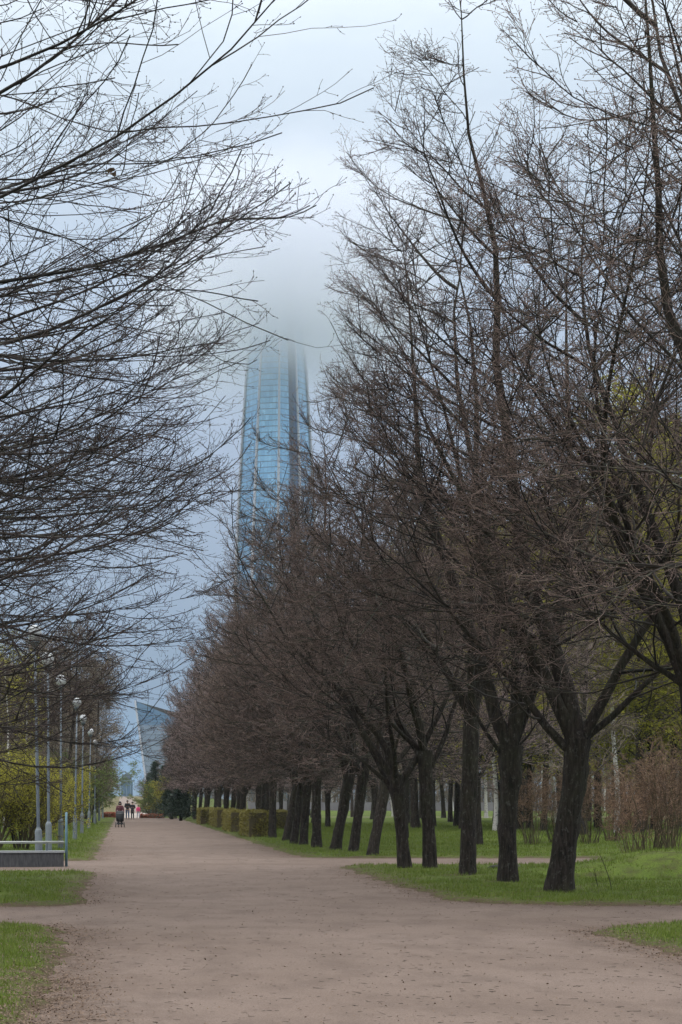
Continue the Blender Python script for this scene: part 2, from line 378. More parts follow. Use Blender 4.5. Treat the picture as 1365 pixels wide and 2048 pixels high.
def octas(P, d, r, l):
    n = len(P); d = norm(d); ax = np.eye(3)[np.argmin(np.abs(d), axis=1)]; a = norm(np.cross(d, ax)); b = np.cross(d, a)
    l = np.broadcast_to(np.asarray(l, float).reshape(-1, 1), (n, 1)); r = np.broadcast_to(np.asarray(r, float).reshape(-1, 1), (n, 1))
    V = np.stack([P, P + d * l * .55 + a * r, P + d * l * .55 - a * r * .5 + b * r * .87, P + d * l * .55 - a * r * .5 - b * r * .87, P + d * l], 1).reshape(-1, 3)
    i = (np.arange(n) * 5)[:, None]
    T = np.concatenate([i + np.array([[0, 2, 1]]), i + np.array([[0, 3, 2]]), i + np.array([[0, 1, 3]]), i + np.array([[4, 1, 2]]), i + np.array([[4, 2, 3]]), i + np.array([[4, 3, 1]])])
    return V, T
V, Q = tubes(PT, np.stack([r_, r_ * .9, r_ * .5], 1), 4)
tag(link('stick_litter', mesh('stick_litter', V, [Q], M['stick'], False)), 'small broken twigs scattered over the gravel path', 'twigs', kind='stuff')

def trunk_mesh(mb, rng, pts, rad, S=28, flare=1.16):
    """a furrowed, buttressed trunk through pts"""
    pts = np.array(pts, float); K = 40; t = np.linspace(0, 1, K); tk = np.linspace(0, 1, len(pts))
    P = np.stack([np.interp(t, tk, pts[:, j]) for j in range(3)], -1); P[1:-1] = (P[:-2] + P[1:-1] * 2 + P[2:]) / 4
    zz = P[:, 2] - P[0, 2]; Rr = np.interp(t, np.linspace(0, 1, len(rad)), rad) * (1 + (flare - 1) * np.exp(-np.maximum(zz - .25, 0) / .35))
    V, Q = tubes(P[None], Rr[None], S); V = V.reshape(K, S, 3); a = np.arange(S) * 2 * math.pi / S
    ph = rng.uniform(0, 6.28, 6)
    bump = 1 + .05 * np.sin(3 * a + ph[0])[None] * (1 + 0 * zz[:, None]) + .035 * np.sin(5 * a[None] + ph[1] + zz[:, None] * .8) + .05 * np.sin(2 * a[None] + ph[2] + zz[:, None] * 1.9) * np.sin(zz[:, None] * 3.1 + ph[3]) + .10 * np.exp(-zz[:, None] / .3) * np.sin(6 * a[None] + ph[4])
    for _ in range(9):      # burrs and old pruning scars, most near the fork
        za = zz[-1] * rng.uniform(0, 1) ** .6; aa = rng.uniform(0, 6.28); w = rng.uniform(.10, .22)
        da = np.angle(np.exp(1j * (a - aa)))[None] * Rr[:, None]; bump = bump + rng.uniform(.08, .24) * np.exp(-(((zz - za)[:, None] / w) ** 2 + (da / (w * .7)) ** 2))
    bump = bump + .022 * np.sign(np.sin(a * 14 + ph[5]))[None] * (1 + 0 * zz[:, None]) + rng.normal(0, .012, bump.shape)
    V = P[:, None] + (V - P[:, None]) * bump[..., None]
    mb.add(V.reshape(-1, 3), Q); return P
def fit(rng, P, Rr, env, lo=.2, skip=0, m=0.):
    """shorten branches so that they end at the crown's outline; drop those that start outside it"""
    if env is None: return P, Rr
    ok = env(P + rng.normal(0, .28, (len(P), 1, 3)), m); K = P.shape[1]; ok[:, :skip] = True
    f = np.where(ok.all(1), 1., np.argmin(ok, 1) / (K - 1.)); k = f >= lo
    f = f[k][:, None, None]; P = P[k]; return P[:, :1] + (P - P[:, :1]) * f, Rr[k] * (.35 + .65 * f[:, :, 0])
def lime(seed, trunk, rad, stems, L1n=17, L1len=5.6, n2=9, n3=6, n4=3, rm=(.010, .0046, .0031), bias=(0, 0, 0), low=.1, buds=True, mats=None, sides=(8, 5, 3), L2len=2.1, extra=None, l1end=.42, env=None):
    """returns trunk mesh and crown mesh.  stems: (azimuth deg, elevation deg, length, radius, height fraction on trunk)"""
    rng = np.random.default_rng(seed); mats = mats or (M['bark'], M['twig'], M['limb'])
    mb = MB(); TP = trunk_mesh(mb, rng, trunk, rad)
    SP, SR = [], []
    for az, el, ln, r, tf in stems:
        b = TP[int(tf * (len(TP) - 1))]; d = np.array([math.cos(R(az)) * math.cos(R(el)), math.sin(R(az)) * math.cos(R(el)), math.sin(R(el))])
        p = walk(rng, (b - d * r * .6)[None], d[None], np.array([ln]), 15, .012 + .02 * (el < 60), .09, .05)
        SP.append(p[0]); SR.append(r * (.03 + .97 * np.linspace(1, 0, 15) ** 1.35))
    SP, SR = np.array(SP), np.array(SR)
    SP, SR = fit(rng, SP, SR, env, .0, 5, -.7)
    V, Q = tubes(SP, SR, 10); mb.add(V, Q)
    cv, cq, ct, mi, nv = [], [], [], [], 0
    A1, B1 = grow(rng, SP, SR, L1n, low, .96, R(66), .22, L1len, l1end, 12, .42, .014, -.035, .085, None, bias, .10, tip=.12, rmax=.055)
    if extra:
        line = np.concatenate([TP[:-1], SP[0]]); zl = np.maximum.accumulate(line[:, 2] + np.arange(len(line)) * 1e-5)
        extra = [e for e in extra if e[0][2] < zl[-1] - .3]
        eb = np.array([[np.interp(e[0][2], zl, line[:, 0]), np.interp(e[0][2], zl, line[:, 1]), e[0][2]] for e in extra], float); ed = np.array([e[1] for e in extra], float); el_ = np.array([e[2] for e in extra], float)
        A1 = np.concatenate([A1, walk(rng, eb, ed, el_, 12, .0, .05, .10)]); B1 = np.concatenate([B1, np.array([e[3] for e in extra])[:, None] * np.linspace(1, .1, 12)[None]])
    A1, B1 = fit(rng, A1, B1, env, .38, 2, -.55)
    A2, B2 = grow(rng, A1, B1, n2, .12, .98, R(44), .2, L2len, .45, 8, .45, rm[0], -.01, .08, .4, None, .08, rel=L1len * .72, tip=.4, rmax=.018)
    At, Bt = grow(rng, A1, B1, 4, .72, 1., R(32), .2, .95, .8, 7, .8, rm[1] * 1.2, .0, .09, .6, None, .06, tip=.5, rmax=.009)
    A2, B2 = np.concatenate([A2, np.pad(At, ((0, 0), (0, 1), (0, 0)), 'edge') + np.r_[np.zeros(7), 1.][None, :, None] * (At[:, -1] - At[:, -2])[:, None] * .6]), np.concatenate([B2, np.pad(Bt, ((0, 0), (0, 1)), 'edge')])
    A2b, B2b = grow(rng, SP, SR, n2 + 4, .3, 1., R(46), .25, L2len * .8, .8, 8, .2, rm[0], .04, .10, tip=.4, rmax=.016)
    A2 = np.concatenate([A2, A2b]); B2 = np.concatenate([B2, B2b])
    A2, B2 = fit(rng, A2, B2, env, .2, 0, .4)
    A3, B3 = grow(rng, A2, B2, n3, .15, 1., R(42), .22, .72, .6, 6, .6, rm[1], .01, .12, .5, None, .05, rel=1.4, tip=.6)
    A3b, B3b = grow(rng, A1, B1, n3, .3, 1., R(50), .25, .5, .9, 6, .3, rm[1], .02, .14, .7, tip=.6, rmax=.01)
    A3 = np.concatenate([A3, A3b]); B3 = np.concatenate([B3, B3b])
    A3, B3 = fit(rng, A3, B3, env, .4, 0, .8)
    A4, B4 = grow(rng, A3, B3, n4, .25, 1., R(44), .25, .20, .9, 4, .7, rm[2], .02, .14, .7, tip=.8)
    for P, Rr, s_, m_ in ((A1, B1, sides[1], 1), (A2, B2, 4, 1), (A3, B3, 3, 0), (A4, B4, sides[2], 0)):
        V, Q = tubes(P, Rr, s_); cv.append(V); cq.append(Q + nv); nv += len(V); mi.append(np.full(len(Q), m_))
    if buds:
        e = np.concatenate([A3[:, -1], A4[:, -1], A4[:, 1]]); d = np.concatenate([A3[:, -1] - A3[:, -2], A4[:, -1] - A4[:, -2], A4[:, 2] - A4[:, 0]]) + rng.normal(0, .01, (len(e), 3))
        k = rng.random(len(e)) < .8; V, T = octas(e[k], d[k], rng.uniform(.007, .0115, k.sum()), rng.uniform(.022, .038, k.sum())); cv.append(V); ct.append(T + nv); nv += len(V)
    nq = sum(map(len, cq)); mi = np.concatenate(mi + [np.zeros(sum(map(len, ct)), int)])
    me = mesh('crown', np.concatenate(cv), [np.concatenate(cq)] + ct, [mats[1], mats[2]], True, mi=mi)
    tq = mesh('trunk', np.concatenate(mb.V), [np.concatenate(mb.Q)], mats[0], True)
    return tq, me
def put_tree(name, label, cat, meshes, x, y, rz=0., sc_=1., group=None, parts=('trunk', 'crown'), z=None):
    o = empty(name, (x, y, float(height(x, y)) - .03 if z is None else z), rz); o.scale = (sc_,) * 3
    tag(o, label, cat, group)
    for p, me in zip(parts, meshes): link(p, me, o)
    return o

# ---- the row of limes right of the path: the nearest ones each their own shape
GL = 'bare lime trees in the row right of the path'
ROW = []
def pos(px, py): Y = gd(py); return gx(px, Y), Y
def env_right(lo=-4.0, low_z=2.3, top=0., H=18.2):
    xs = [lo, lo, lo + .2 - top * .3, -2.9 - top * .6, -2.1 - top, -1.2 - top]; zs_ = [0, 6, 8.5, 13, 16.5, 19.]
    return lambda P, m: (P[..., 0] + m > np.interp(P[..., 2], zs_, xs)) & (P[..., 2] > low_z + .35 * np.maximum(-P[..., 0] - 1.5, 0) - m * .5) & (np.hypot(P[..., 0], P[..., 1]) < 5.2) & (P[..., 2] < H + m)
def stems(seed, top, r, extra=(), n=3, el=(52, 72), f0=.72, lead=84):
    """a leader, n further rising stems all round, and the tree's own limbs"""
    g = np.random.default_rng(seed); o = [(g.uniform(0, 360), lead, top, r, 1)]
    for i in range(n): o.append((i * 360 / n + g.uniform(-25, 25), g.uniform(*el), top * g.uniform(.55, .82), r * g.uniform(.5, .72), g.uniform(f0, 1)))
    return o + list(extra)
near = [
    (201, [(0, 0, -.1), (-.15, 0, 2), (-.3, 0, 3.6)], [.25, .23, .25], stems(1, 16.5, .17, [(178, 50, 11, .12, .9), (165, 36, 8, .09, .95), (188, 64, 13, .11, 1)], 3, lead=89),
     'lime trunk at the right picture edge, only upper branches reaching in', (9.35, 32.5)),
    (202, [(0, 0, -.1), (.12, 0, 1), (.28, 0, 2.0), (.36, 0, 2.9)], [.235, .21, .21, .235], stems(2, 15, .185, [(164, 64, 11, .17, .93), (20, 42, 6.5, .08, .97), (178, 54, 12, .11, 1)], 2),
     'nearest thick lime trunk in full view, leaning right, forking low', pos(1118, 1788)),
    (203, [(0, 0, -.1), (.0, 0, 1.2), (.03, 0, 2.0), (.06, 0, 2.9)], [.19, .17, .19, .24], stems(3, 14, .12, [(165, 72, 12, .16, .98), (12, 75, 12, .15, 1), (5, 30, 3.6, .07, .95)], 2),
     'dark straight lime trunk dividing into several stems, beside the culvert', pos(1016, 1769)),
    (204, [(0, 0, -.1), (.04, 0, 1.5), (.09, 0, 3.2), (.11, 0, 4.0)], [.18, .16, .185, .165], stems(4, 12.5, .15, [(172, 48, 8.5, .09, .85)], 3),
     'pale blotched upright lime trunk left of the dark straight one', pos(935, 1753)),
    (205, [(0, 0, -.1), (-.06, 0, 1.4), (-.15, 0, 3.0)], [.165, .15, .18], stems(5, 13, .14, [(168, 50, 8.5, .09, .98)], 3),
     'slim lime with a cut branch scar on its trunk', pos(861, 1741)),
    (206, [(0, 0, -.1), (-.1, 0, 1.), (-.24, 0, 2.4)], [.17, .145, .175], stems(6, 12.5, .13, [(174, 37, 7.6, .13, .88), (166, 46, 7.2, .10, .93)], 3),
     'lime whose heavy limb leans far left over the path', pos(811, 1741)),
]
def up_limbs(seed):
    g = np.random.default_rng(seed + 7); return [((.1, 0, h), (-1, g.normal(0, .45), g.uniform(.35, .95)), g.uniform(4.8, 6.6), g.uniform(.035, .055)) for h in np.linspace(5.5, 14.5, 12)]
protos = []
for seed, tr, rad, st, lab, (x, y) in near:
    tq, cr = lime(seed, tr, rad, st, bias=(-.10, -.02, 0), L1n=16 if seed < 203 else 11, n2=6 if seed < 203 else 5, n3=5, low=.14, extra=up_limbs(seed) if seed < 204 else None, env=env_right(-5.6 if seed == 206 else -4.1, low_z=3.1, top={201: 1.2, 202: .75, 203: .45}.get(seed, 0), H=20 if seed < 203 else 16.6))
    protos.append((tq, cr)); ROW.append(put_tree('lime_tree', lab, 'tree', (tq, cr), x, y, group=GL))
ROW.append(put_tree('lime_tree', 'lime standing just outside the right picture edge, only its lower branches reaching in', 'tree', protos[2], 9.5, 28.3, rz=.5, sc_=1.02, group=GL))
mids = []
for seed, lx in ((301, .22), (302, .08), (303, .16), (304, .0)):
    st = stems(seed, 11.8, .13, [(180, 40, 6, .07, .97)], 4)
    mids.append(lime(seed, [(0, 0, -.1), (lx * 1.2, 0, 1.3), (lx * 2.6, 0, 2.9)], [.165, .145, .18], st, bias=(-.18, 0, 0), n2=6, n3=4, n4=3, rm=(.012, .0065, .0048), buds=False, L1len=4.8, L1n=14, env=env_right(-3.4, top=-.4, H=14.3)))
ordn = ['seventh', 'eighth', 'ninth', 'tenth', 'eleventh', 'twelfth', 'thirteenth', 'fourteenth', 'fifteenth', 'sixteenth', 'seventeenth', 'eighteenth', 'nineteenth', 'twentieth', 'twenty-first', 'twenty-second', 'twenty-third']
midp = [(743, 1714, 0, 'slender mossy lime leaning right at the corner of the side walk'), (706, 1707, 2, 'slim dark lime right behind the stout leaning one'), (669, 1703, 0, 'stout lime leaning right with a bushy cut-back head'),
        (634, 1697, 3, 'upright lime just left of the stout leaning one'), (606, 1693, 1, 'straight pale lime among the middle of the row'), (587, 1690, 2, 'lime leaning right, close beside the straight pale one'),
        (571, 1684, 0, 'lime leaning right, third right of the hedge end'), (546, 1678, 3, 'upright lime second right of the clipped hedge end'), (533, 1675, 1, 'lime trunk standing directly against the hedge end')]
for i, (px, py, v, lab) in enumerate(midp):
    x, y = pos(px, py); ROW.append(put_tree('lime_tree', lab, 'tree', mids[v], x, y, rz=[.0, .25, -.2, .3, -.3, .1, -.12, -.25, .2][i], sc_=[1, .97, 1.06, 1, .98, .95, .97, 1, 1.02][i], group=GL))
fars = []
for seed, lx in ((401, .1), (402, .0)):
    st = stems(seed, 11.4, .13, [(180, 36, 6, .07, .97)], 4)
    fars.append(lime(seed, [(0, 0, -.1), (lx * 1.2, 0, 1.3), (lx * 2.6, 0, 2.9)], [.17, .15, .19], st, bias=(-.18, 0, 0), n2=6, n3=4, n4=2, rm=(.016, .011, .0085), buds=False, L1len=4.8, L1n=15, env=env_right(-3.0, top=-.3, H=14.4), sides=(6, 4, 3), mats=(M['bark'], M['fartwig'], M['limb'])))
yy = 101.
i = 0
while yy < 215:
    ROW.append(put_tree('lime_tree', 'bare brown lime far along the row behind the clipped hedge', 'tree', fars[i % 2], 6.7 + .35 * math.sin(i * 2.3), yy, rz=.5 * math.sin(i * 1.7), sc_=.94 + .08 * math.sin(i * 3.1), group='far bare limes behind the hedge'))
    yy += 5.2 + .03 * (yy - 100) + 1.2 * math.sin(i * 1.3); i += 1
for px, Y in ((268, 470), (273, 430), (281, 380), (291, 330)):
    put_tree('lime_tree', 'small purplish bare tree on the slope at the end of the avenue', 'tree', fars[1], gx(px, Y) + 2.5, Y, rz=Y * .1, sc_=.55, group='bare trees on the far slope')
# second row behind, across the lawn
k = 0
for x, y in ((13.5, 78), (12.6, 92), (13.8, 112), (13., 131), (14, 152), (13.6, 178)):
    put_tree('lime_tree', 'bare tree in the second row behind the avenue limes', 'tree', fars[k % 2], x, y, rz=1.9 + k, sc_=.9 + .03 * k, group='second row of bare trees'); k += 1

# ---- limes left of the path: trunks outside the picture, crowns hanging in
GLL = 'bare lime trees left of the path'
lst = lambda sd: [(120, 86, 13.5, .2, 1), (170, 60, 9, .12, .95), (90, 62, 9, .11, 1), (-90, 62, 9, .11, .9)]
def env_left(x0, Y):
    # how far the crowns reach over the path at each height, and how low they hang
    zz_, xx_ = {26.5: ([0, 5, 7, 8, 9.2, 11, 13, 17], [-.9, -.2, .9, 1.8, 2.4, 3.1, 3.2, 2.6]), 34.0: ([0, 4, 6, 7.6, 10, 13, 17], [-1.0, .2, 1.3, 1.7, 2.0, 1.8, 1.]), 42.0: ([0, 2., 3.8, 6, 9, 13, 17], [-1.5, -.2, .8, 1.4, 1.6, 1.2, .5])}[Y]
    return lambda P, m: (P[..., 0] + x0 - m < np.interp(P[..., 2], zz_, xx_)) & (P[..., 2] > 1.9 + .3 * np.maximum(P[..., 0] + x0 + 2, 0) - m * .4) & (np.abs(P[..., 1]) < 5.5) & (P[..., 0] > -5)
LEFT = [(-4.6, 26.5, 501, 'nearest lime crown at the left edge, high branches spread across the sky'),
        (-4.8, 34.0, 502, 'second lime crown at the left edge, long level branches at mid height'),
        (-5.0, 42.0, 503, 'left lime crown whose low limbs hang before the globe lamps')]
for x, y, seed, lab in LEFT:
    g = np.random.default_rng(seed); nb = 22; hs = np.linspace(2.4, {501: 13.8, 502: 12, 503: 9.5}[seed], nb) + g.normal(0, .35, nb)
    ex = [((.3 + .015 * h, g.normal(0, .15), h), (1., g.normal(0, .45), -.42 + .045 * h + g.normal(0, .11)), (8.6 if seed == 501 else 7.2) * g.uniform(.7, 1.1), g.uniform(.028, .055)) for h in hs]
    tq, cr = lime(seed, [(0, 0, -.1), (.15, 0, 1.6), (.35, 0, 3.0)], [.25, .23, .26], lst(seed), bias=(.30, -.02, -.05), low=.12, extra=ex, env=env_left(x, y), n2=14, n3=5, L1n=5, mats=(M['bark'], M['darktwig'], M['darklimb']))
    t_ = put_tree('lime_tree', lab, 'tree', (tq, cr), x, y, group=GLL)
    if seed == 501: LT = t_

# ------------------------------------------------------------------ leafy trees, birches, shrubs, conifers
def leafy(seed, H, trunkr, n_stem, spread, L1n, L1len, nl, leafsize, tmat, wmat, lmat, droop=0., rm=(.02, .014, .012), n2=7, n3=4, stem0=.12, env=None, single=True):
    rng = np.random.default_rng(seed); mb = MB()
    if single:
        TP = walk(rng, np.array([[0, 0, -.1]]), np.array([[rng.normal(0, .04), rng.normal(0, .04), 1]]), np.array([H * .97]), 20, .03, .03); TR = trunkr * (np.linspace(1, .06, 20)[None] ** .9); TR[:, 0] *= 1.3
    else:
        a = rng.uniform(0, 6.28, n_stem); b = np.stack([np.cos(a), np.sin(a), 0 * a], -1); el = rng.uniform(.3, 1., n_stem)[:, None] * spread
        TP = walk(rng, b * rng.uniform(.05, .3, (n_stem, 1)) + UP * -.05, b * el + UP, H * rng.uniform(.6, 1.05, n_stem), 14, .02, .09, -.02); TR = trunkr * rng.uniform(.6, 1.1, (n_stem, 1)) * np.linspace(1, .15, 14)[None]
    V, Q = tubes(TP, TR, 8 if single else 6); tm = mesh('trunk' if single else 'stem', V, [Q], tmat)
    A1, B1 = grow(rng, TP, TR, L1n, stem0, .98, R(50), .2, L1len, .35, 8, .4, rm[0], .02, .09, None, None, -droop, rmax=.06, tip=.3)
    A1, B1 = fit(rng, A1, B1, env, .38, 2, -.55)
    A2, B2 = grow(rng, A1, B1, n2, .15, 1., R(42), .2, L1len * .42, .5, 6, .5, rm[1], -droop, .13, .8, tip=.6, rmax=.025)
    A2, B2 = fit(rng, A2, B2, env, .2, 0, .4)
    A3, B3 = grow(rng, A2, B2, n3, .15, 1., R(42), .2, L1len * .2, .7, 5, .6, rm[2], -droop, .16, .9, tip=.8, rmax=.015)
    cv, cq, nv = [], [], 0
    for P, Rr, s_ in ((A1, B1, 5), (A2, B2, 3), (A3, B3, 3)):
        V, Q = tubes(P, Rr, s_); cv.append(V); cq.append(Q + nv); nv += len(V)
    out = [tm, mesh('crown', np.concatenate(cv), [np.concatenate(cq)], wmat)]
    if nl:
        C = np.concatenate([A3.reshape(-1, 3), A2[:, 2:].reshape(-1, 3)]); k = rng.integers(0, len(C), nl)
        clump = nz(C[k][:, 0] * .9, C[k][:, 1] * .9 + C[k][:, 2] * .8, seed) > rng.normal(-.15, .35, nl)
        P = C[k][clump] + rng.normal(0, leafsize * 1.1, (clump.sum(), 3))
        V, Q = scatter_quads(P, rng.uniform(.5, 1.1, len(P)) * leafsize, rng, .2, .7); out.append(mesh('foliage', V, [Q], lmat, False))
    return out
PT3 = ('trunk', 'crown', 'foliage'); PS3 = ('stem', 'crown', 'foliage')
birch = [leafy(61 + i, 15, .13, 1, 0, 26, 3.2, 15000, .055, M['birch'], M['olivetwig'], M['youngleaf'], .10, stem0=.22, n2=7, n3=5) for i in range(2)]
maple = [leafy(71 + i, 14, .16, 1, 0, 26, 4.4, 34000, .075, M['bark'], M['olivetwig'], M['youngleaf'], .0, stem0=.16, n2=8, n3=5) for i in range(2)]
brown = [leafy(81 + i, 16, .2, 1, 0, 34, 4.8, 0, .05, M['bark'], M['palebrown'], None, .03, stem0=.13, n2=11, n3=7, rm=(.03, .023, .019)) for i in range(2)]
put = lambda n, lab, c, m_, x, y, rz, s_, g, parts=PT3: put_tree(n, lab, c, m_, x, y, rz, s_, g, parts)
# birches seen between the limes on the right
for px, py, s_, lab in ((1232, 1668, 1.15, 'white birch trunk standing clear between the nearest lime and the right bushes'), (1113, 1650, 1.1, 'birch with white trunk showing just left of the nearest lime'), (990, 1663, 1.1, 'pale birch trunk standing just left behind the dark straight lime'), (1372, 1668, 1.2, 'white birch at the right picture edge behind the tall bushes')):
    x, y = pos(px, py); put('birch_tree', lab, 'tree', birch[int(px) % 2], x, y, px * .7, s_, 'birches beyond the lawn')
rg = np.random.default_rng(99)
for i in range(24):
    Y = rg.uniform(105, 200); px = 800 + 620 * (i + rg.random()) / 24
    put('leafing_tree', 'tree with fresh yellow-green leaves in the wood beyond the right lawn', 'tree', maple[i % 2], gx(px, Y), Y, i * 1.3, rg.uniform(1.1, 1.75), 'yellow-green trees beyond the right lawn')
for i, (px, Y, s_) in enumerate(((1040, 118, 1.3), (1150, 112, 1.35), (1196, 126, 1.4), (1290, 116, 1.45), (1350, 121, 1.4), (925, 122, 1.25))):
    put('leafing_tree', 'tree with fresh yellow-green leaves between the birches and the bushes', 'tree', maple[i % 2], gx(px, Y), Y, i * 1.9, s_, 'nearer yellow-green trees beyond the right bushes')
for i in range(42):
    Y = rg.uniform(100, 330); px = 560 + 830 * (i + rg.random()) / 42
    if i % 3 == 2: put('birch_tree', 'birch in the wood beyond the right lawn', 'tree', birch[i % 2], gx(px, Y + 60), Y + 60, i * 1.1, rg.uniform(1.1, 1.6), 'birches in the far wood')
    else: put_tree('bare_tree', 'grey-brown bare tree standing on or beyond the right lawn', 'tree', brown[i % 2], gx(px, Y), Y, i * 2.1, rg.uniform(.75, 1.) if px < 800 else rg.uniform(.9, 1.4), 'bare trees on the right lawn')
# the far edge of the wood, one mass
def far_wood(seed, n_, x0, x1, y0, y1, h0, h1):
    g = np.random.default_rng(seed); base = np.stack([g.uniform(x0, x1, n_), g.uniform(y0, y1, n_), np.full(n_, -.1)], -1)
    TP = walk(g, base, np.concatenate([g.normal(0, .08, (n_, 2)), np.ones((n_, 1))], 1), g.uniform(h0, h1, n_), 8, .02, .05); TR = g.uniform(.08, .2, (n_, 1)) * np.linspace(1, .2, 8)[None]
    A1, B1 = grow(g, TP, TR, 24, .04, 1., R(50), .25, 2.6, .5, 6, .5, .035, .03, .12); A2, B2 = grow(g, A1, B1, 7, .1, 1., R(45), .25, 1.1, .6, 4, .6, .028, .02, .15)
    cv, cq, nv = [], [], 0
    for P, Rr, s_ in ((TP, TR, 6), (A1, B1, 3), (A2, B2, 3)):
        V, Q = tubes(P, Rr, s_); cv.append(V); cq.append(Q + nv); nv += len(V)
    return mesh('far_wood', np.concatenate(cv), [np.concatenate(cq)], M['palebrown'])
tag(link('far_wood', far_wood(131, 330, 16, 150, 350, 430, 4, 13)), 'grey-brown bare wood closing the far side of the park', 'wood', kind='stuff')
# wood behind the shrubs on the left
for i in range(24):
    Y = rg.uniform(140, 300); px = -60 + 285 * (i + rg.random()) / 24
    put_tree('bare_tree', 'tall brown bare tree behind the left shrubs', 'tree', brown[i % 2], gx(px, Y) - 1.2, Y, i * 1.7, rg.uniform(.75, 1.0) * (.55 + Y / 420), 'brown trees behind the left shrubs')
for px, py in ((40, 1652), (10, 1660)):
    x, y = pos(px, py); put('birch_tree', 'white birch among the left shrubs behind the nearest lamp' if px == 40 else 'birch at the left edge behind the shrubs', 'tree', birch[1], x, y, px, .8, 'birches on the left')
# yellow-green shrubs on the left lawn
shr = [leafy(91 + i, 3.4, .05, 11, .55, 7, 1.3, 15000, .034, M['olivetwig'], M['olivetwig'], M['youngleaf'], .0, rm=(.010, .008, .006), n2=6, n3=4, stem0=.3, single=False) for i in range(3)]
shrg = leafy(95, 5.5, .06, 10, .45, 9, 1.9, 17000, .06, M['olivetwig'], M['olivetwig'], M['greenleaf'], .0, rm=(.012, .01, .008), n2=6, n3=4, stem0=.2, single=False)
x, y = pos(38, 1703)
put('leafing_shrub', 'open many-stemmed shrub with small yellow-green leaves behind the parapet', 'shrub', shr[0], x, y + 1.5, 0., 1.05, 'leafing shrubs left of the path', PS3)
for i, (xx, yv, s_) in enumerate(((-4.6, 70, 1.), (-3.6, 79, .95), (-6.2, 84, 1.2), (-3.9, 92, 1.05), (-4.4, 104, 1.1), (-7.4, 100, 1.3), (-3.8, 116, 1.15), (-4.6, 128, 1.3), (-8.5, 125, 1.5))):
    put('leafing_shrub', 'yellow-green leafing shrub behind the row of lamp posts', 'shrub', shr[(i + 1) % 3], xx, yv, i * 1.1, s_, 'leafing shrubs behind the lamps', PS3)
for i, (xx, yv, s_) in enumerate(((-4.0, 142, 1.), (-4.2, 156, 1.1), (-4.0, 172, 1.15), (-3.6, 190, 1.15), (-4.6, 215, 1.3), (-3.8, 245, 1.4), (-3.9, 290, 1.6))):
    put('leafing_tree', 'rounded green leafing tree at the far end of the left shrubs', 'tree', shrg, xx, yv, i * 1.4, s_, 'green leafing trees at the left far end', PS3)
# bare reddish thickets on the right
thick = [leafy(111 + i, 3.1, .014, 30, .42, 5, .75, 160, .016, M['olivetwig'], M['redtwig'], M['redtwig'], .0, rm=(.006, .005, .0045), n2=4, n3=3, stem0=.42, single=False) for i in range(2)]
for i, (px, py, s_, lab) in enumerate(((1300, 1728, 1.0, 'tall bare reddish bush right of the nearest lime, by the side walk'), (1350, 1732, 1.15, 'tall bare bush cut off by the right picture edge'), (1265, 1722, .8, 'low bare bush with grey stems beside the white birch'), (1065, 1692, 1.05, 'reddish bare bush between the two nearest limes'), (1110, 1688, 1.0, 'reddish bare bush just behind the nearest lime'), (1180, 1690, 1.1, 'reddish bare bush left of the white birch'), (1225, 1685, 1.2, 'reddish bare bush directly behind the white birch'), (1330, 1700, 1.3, 'reddish bare bush in the second rank at the right edge'))):
    x, y = pos(px, py); put('bare_shrub', lab, 'shrub', thick[i % 2], x, y, i * .9, s_, 'bare reddish bushes right of the limes', PS3)
# conifers at the far right end of the gravel
def conifer(seed, H, rad, nb, spread_up=.0):
    rng = np.random.default_rng(seed); V, Q = tubes(np.array([[[0, 0, -.1], [0, 0, H * .5], [0, 0, H]]]), np.array([[.16, .1, .02]]), 8); tm = mesh('trunk', V, [Q], M['bark'])
    t = rng.random(nb) ** .8; z = .15 + t * (H - .2); a = rng.uniform(0, 6.28, nb); L = rad * (1 - t) ** .8 * rng.uniform(.7, 1.1, nb) + .12
    d = np.stack([np.cos(a), np.sin(a), rng.uniform(-.1, .25, nb) + spread_up], -1)
    P = walk(rng, np.stack([0 * z, 0 * z, z], -1), d, L, 6, -.02, .06, .05)
    P2, R2 = grow(rng, P, np.full(P.shape[:2], .02), 9, .15, 1., R(50), .2, .5, .5, 4, .5, .012, -.03, .1, .4)
    C = np.concatenate([P[:, 1:].reshape(-1, 3), P2.reshape(-1, 3)]); k = rng.integers(0, len(C), 9000); Cc = C[k] + rng.normal(0, .06, (9000, 3))
    V, Q = scatter_quads(Cc, rng.uniform(.05, .12, 9000), rng, .4, .35); 
    V2, Q2 = tubes(P, np.full(P.shape[:2], .02), 4)
    return [tm, mesh('foliage', np.concatenate([V, V2]), [np.concatenate([Q, Q2 + len(V)])], M['spruce'], False)]
fir = conifer(121, 6.5, 1.8, 170); low = conifer(122, 2.9, 2.0, 150, .1)
for px, Y, s_, m_, lab in ((362, 178, 1., low, 'low dark spreading conifer at the lawn corner by the hedge'), (344, 192, 1.05, low, 'low dark conifer left of the spreading one'), (312, 228, .95, fir, 'tall dark conifer behind the small green tree'), (330, 215, .85, fir, 'dark conifer right of the small green tree'), (300, 250, .8, fir, 'dark conifer at the left end of the evergreens')):
    put('conifer_tree', lab, 'tree', m_, gx(px, Y), Y, px, s_, 'dark conifers at the far right end', ('trunk', 'foliage'))
put('leafing_tree', 'small fresh green tree in front of the dark conifers', 'tree', shrg, gx(304, 212), 212, .4, .75, None, PS3)
put('leafing_tree', 'olive small tree between conifers and the first far limes', 'tree', shr[1], gx(345, 200), 200, 1.4, 1.4, None, PS3)
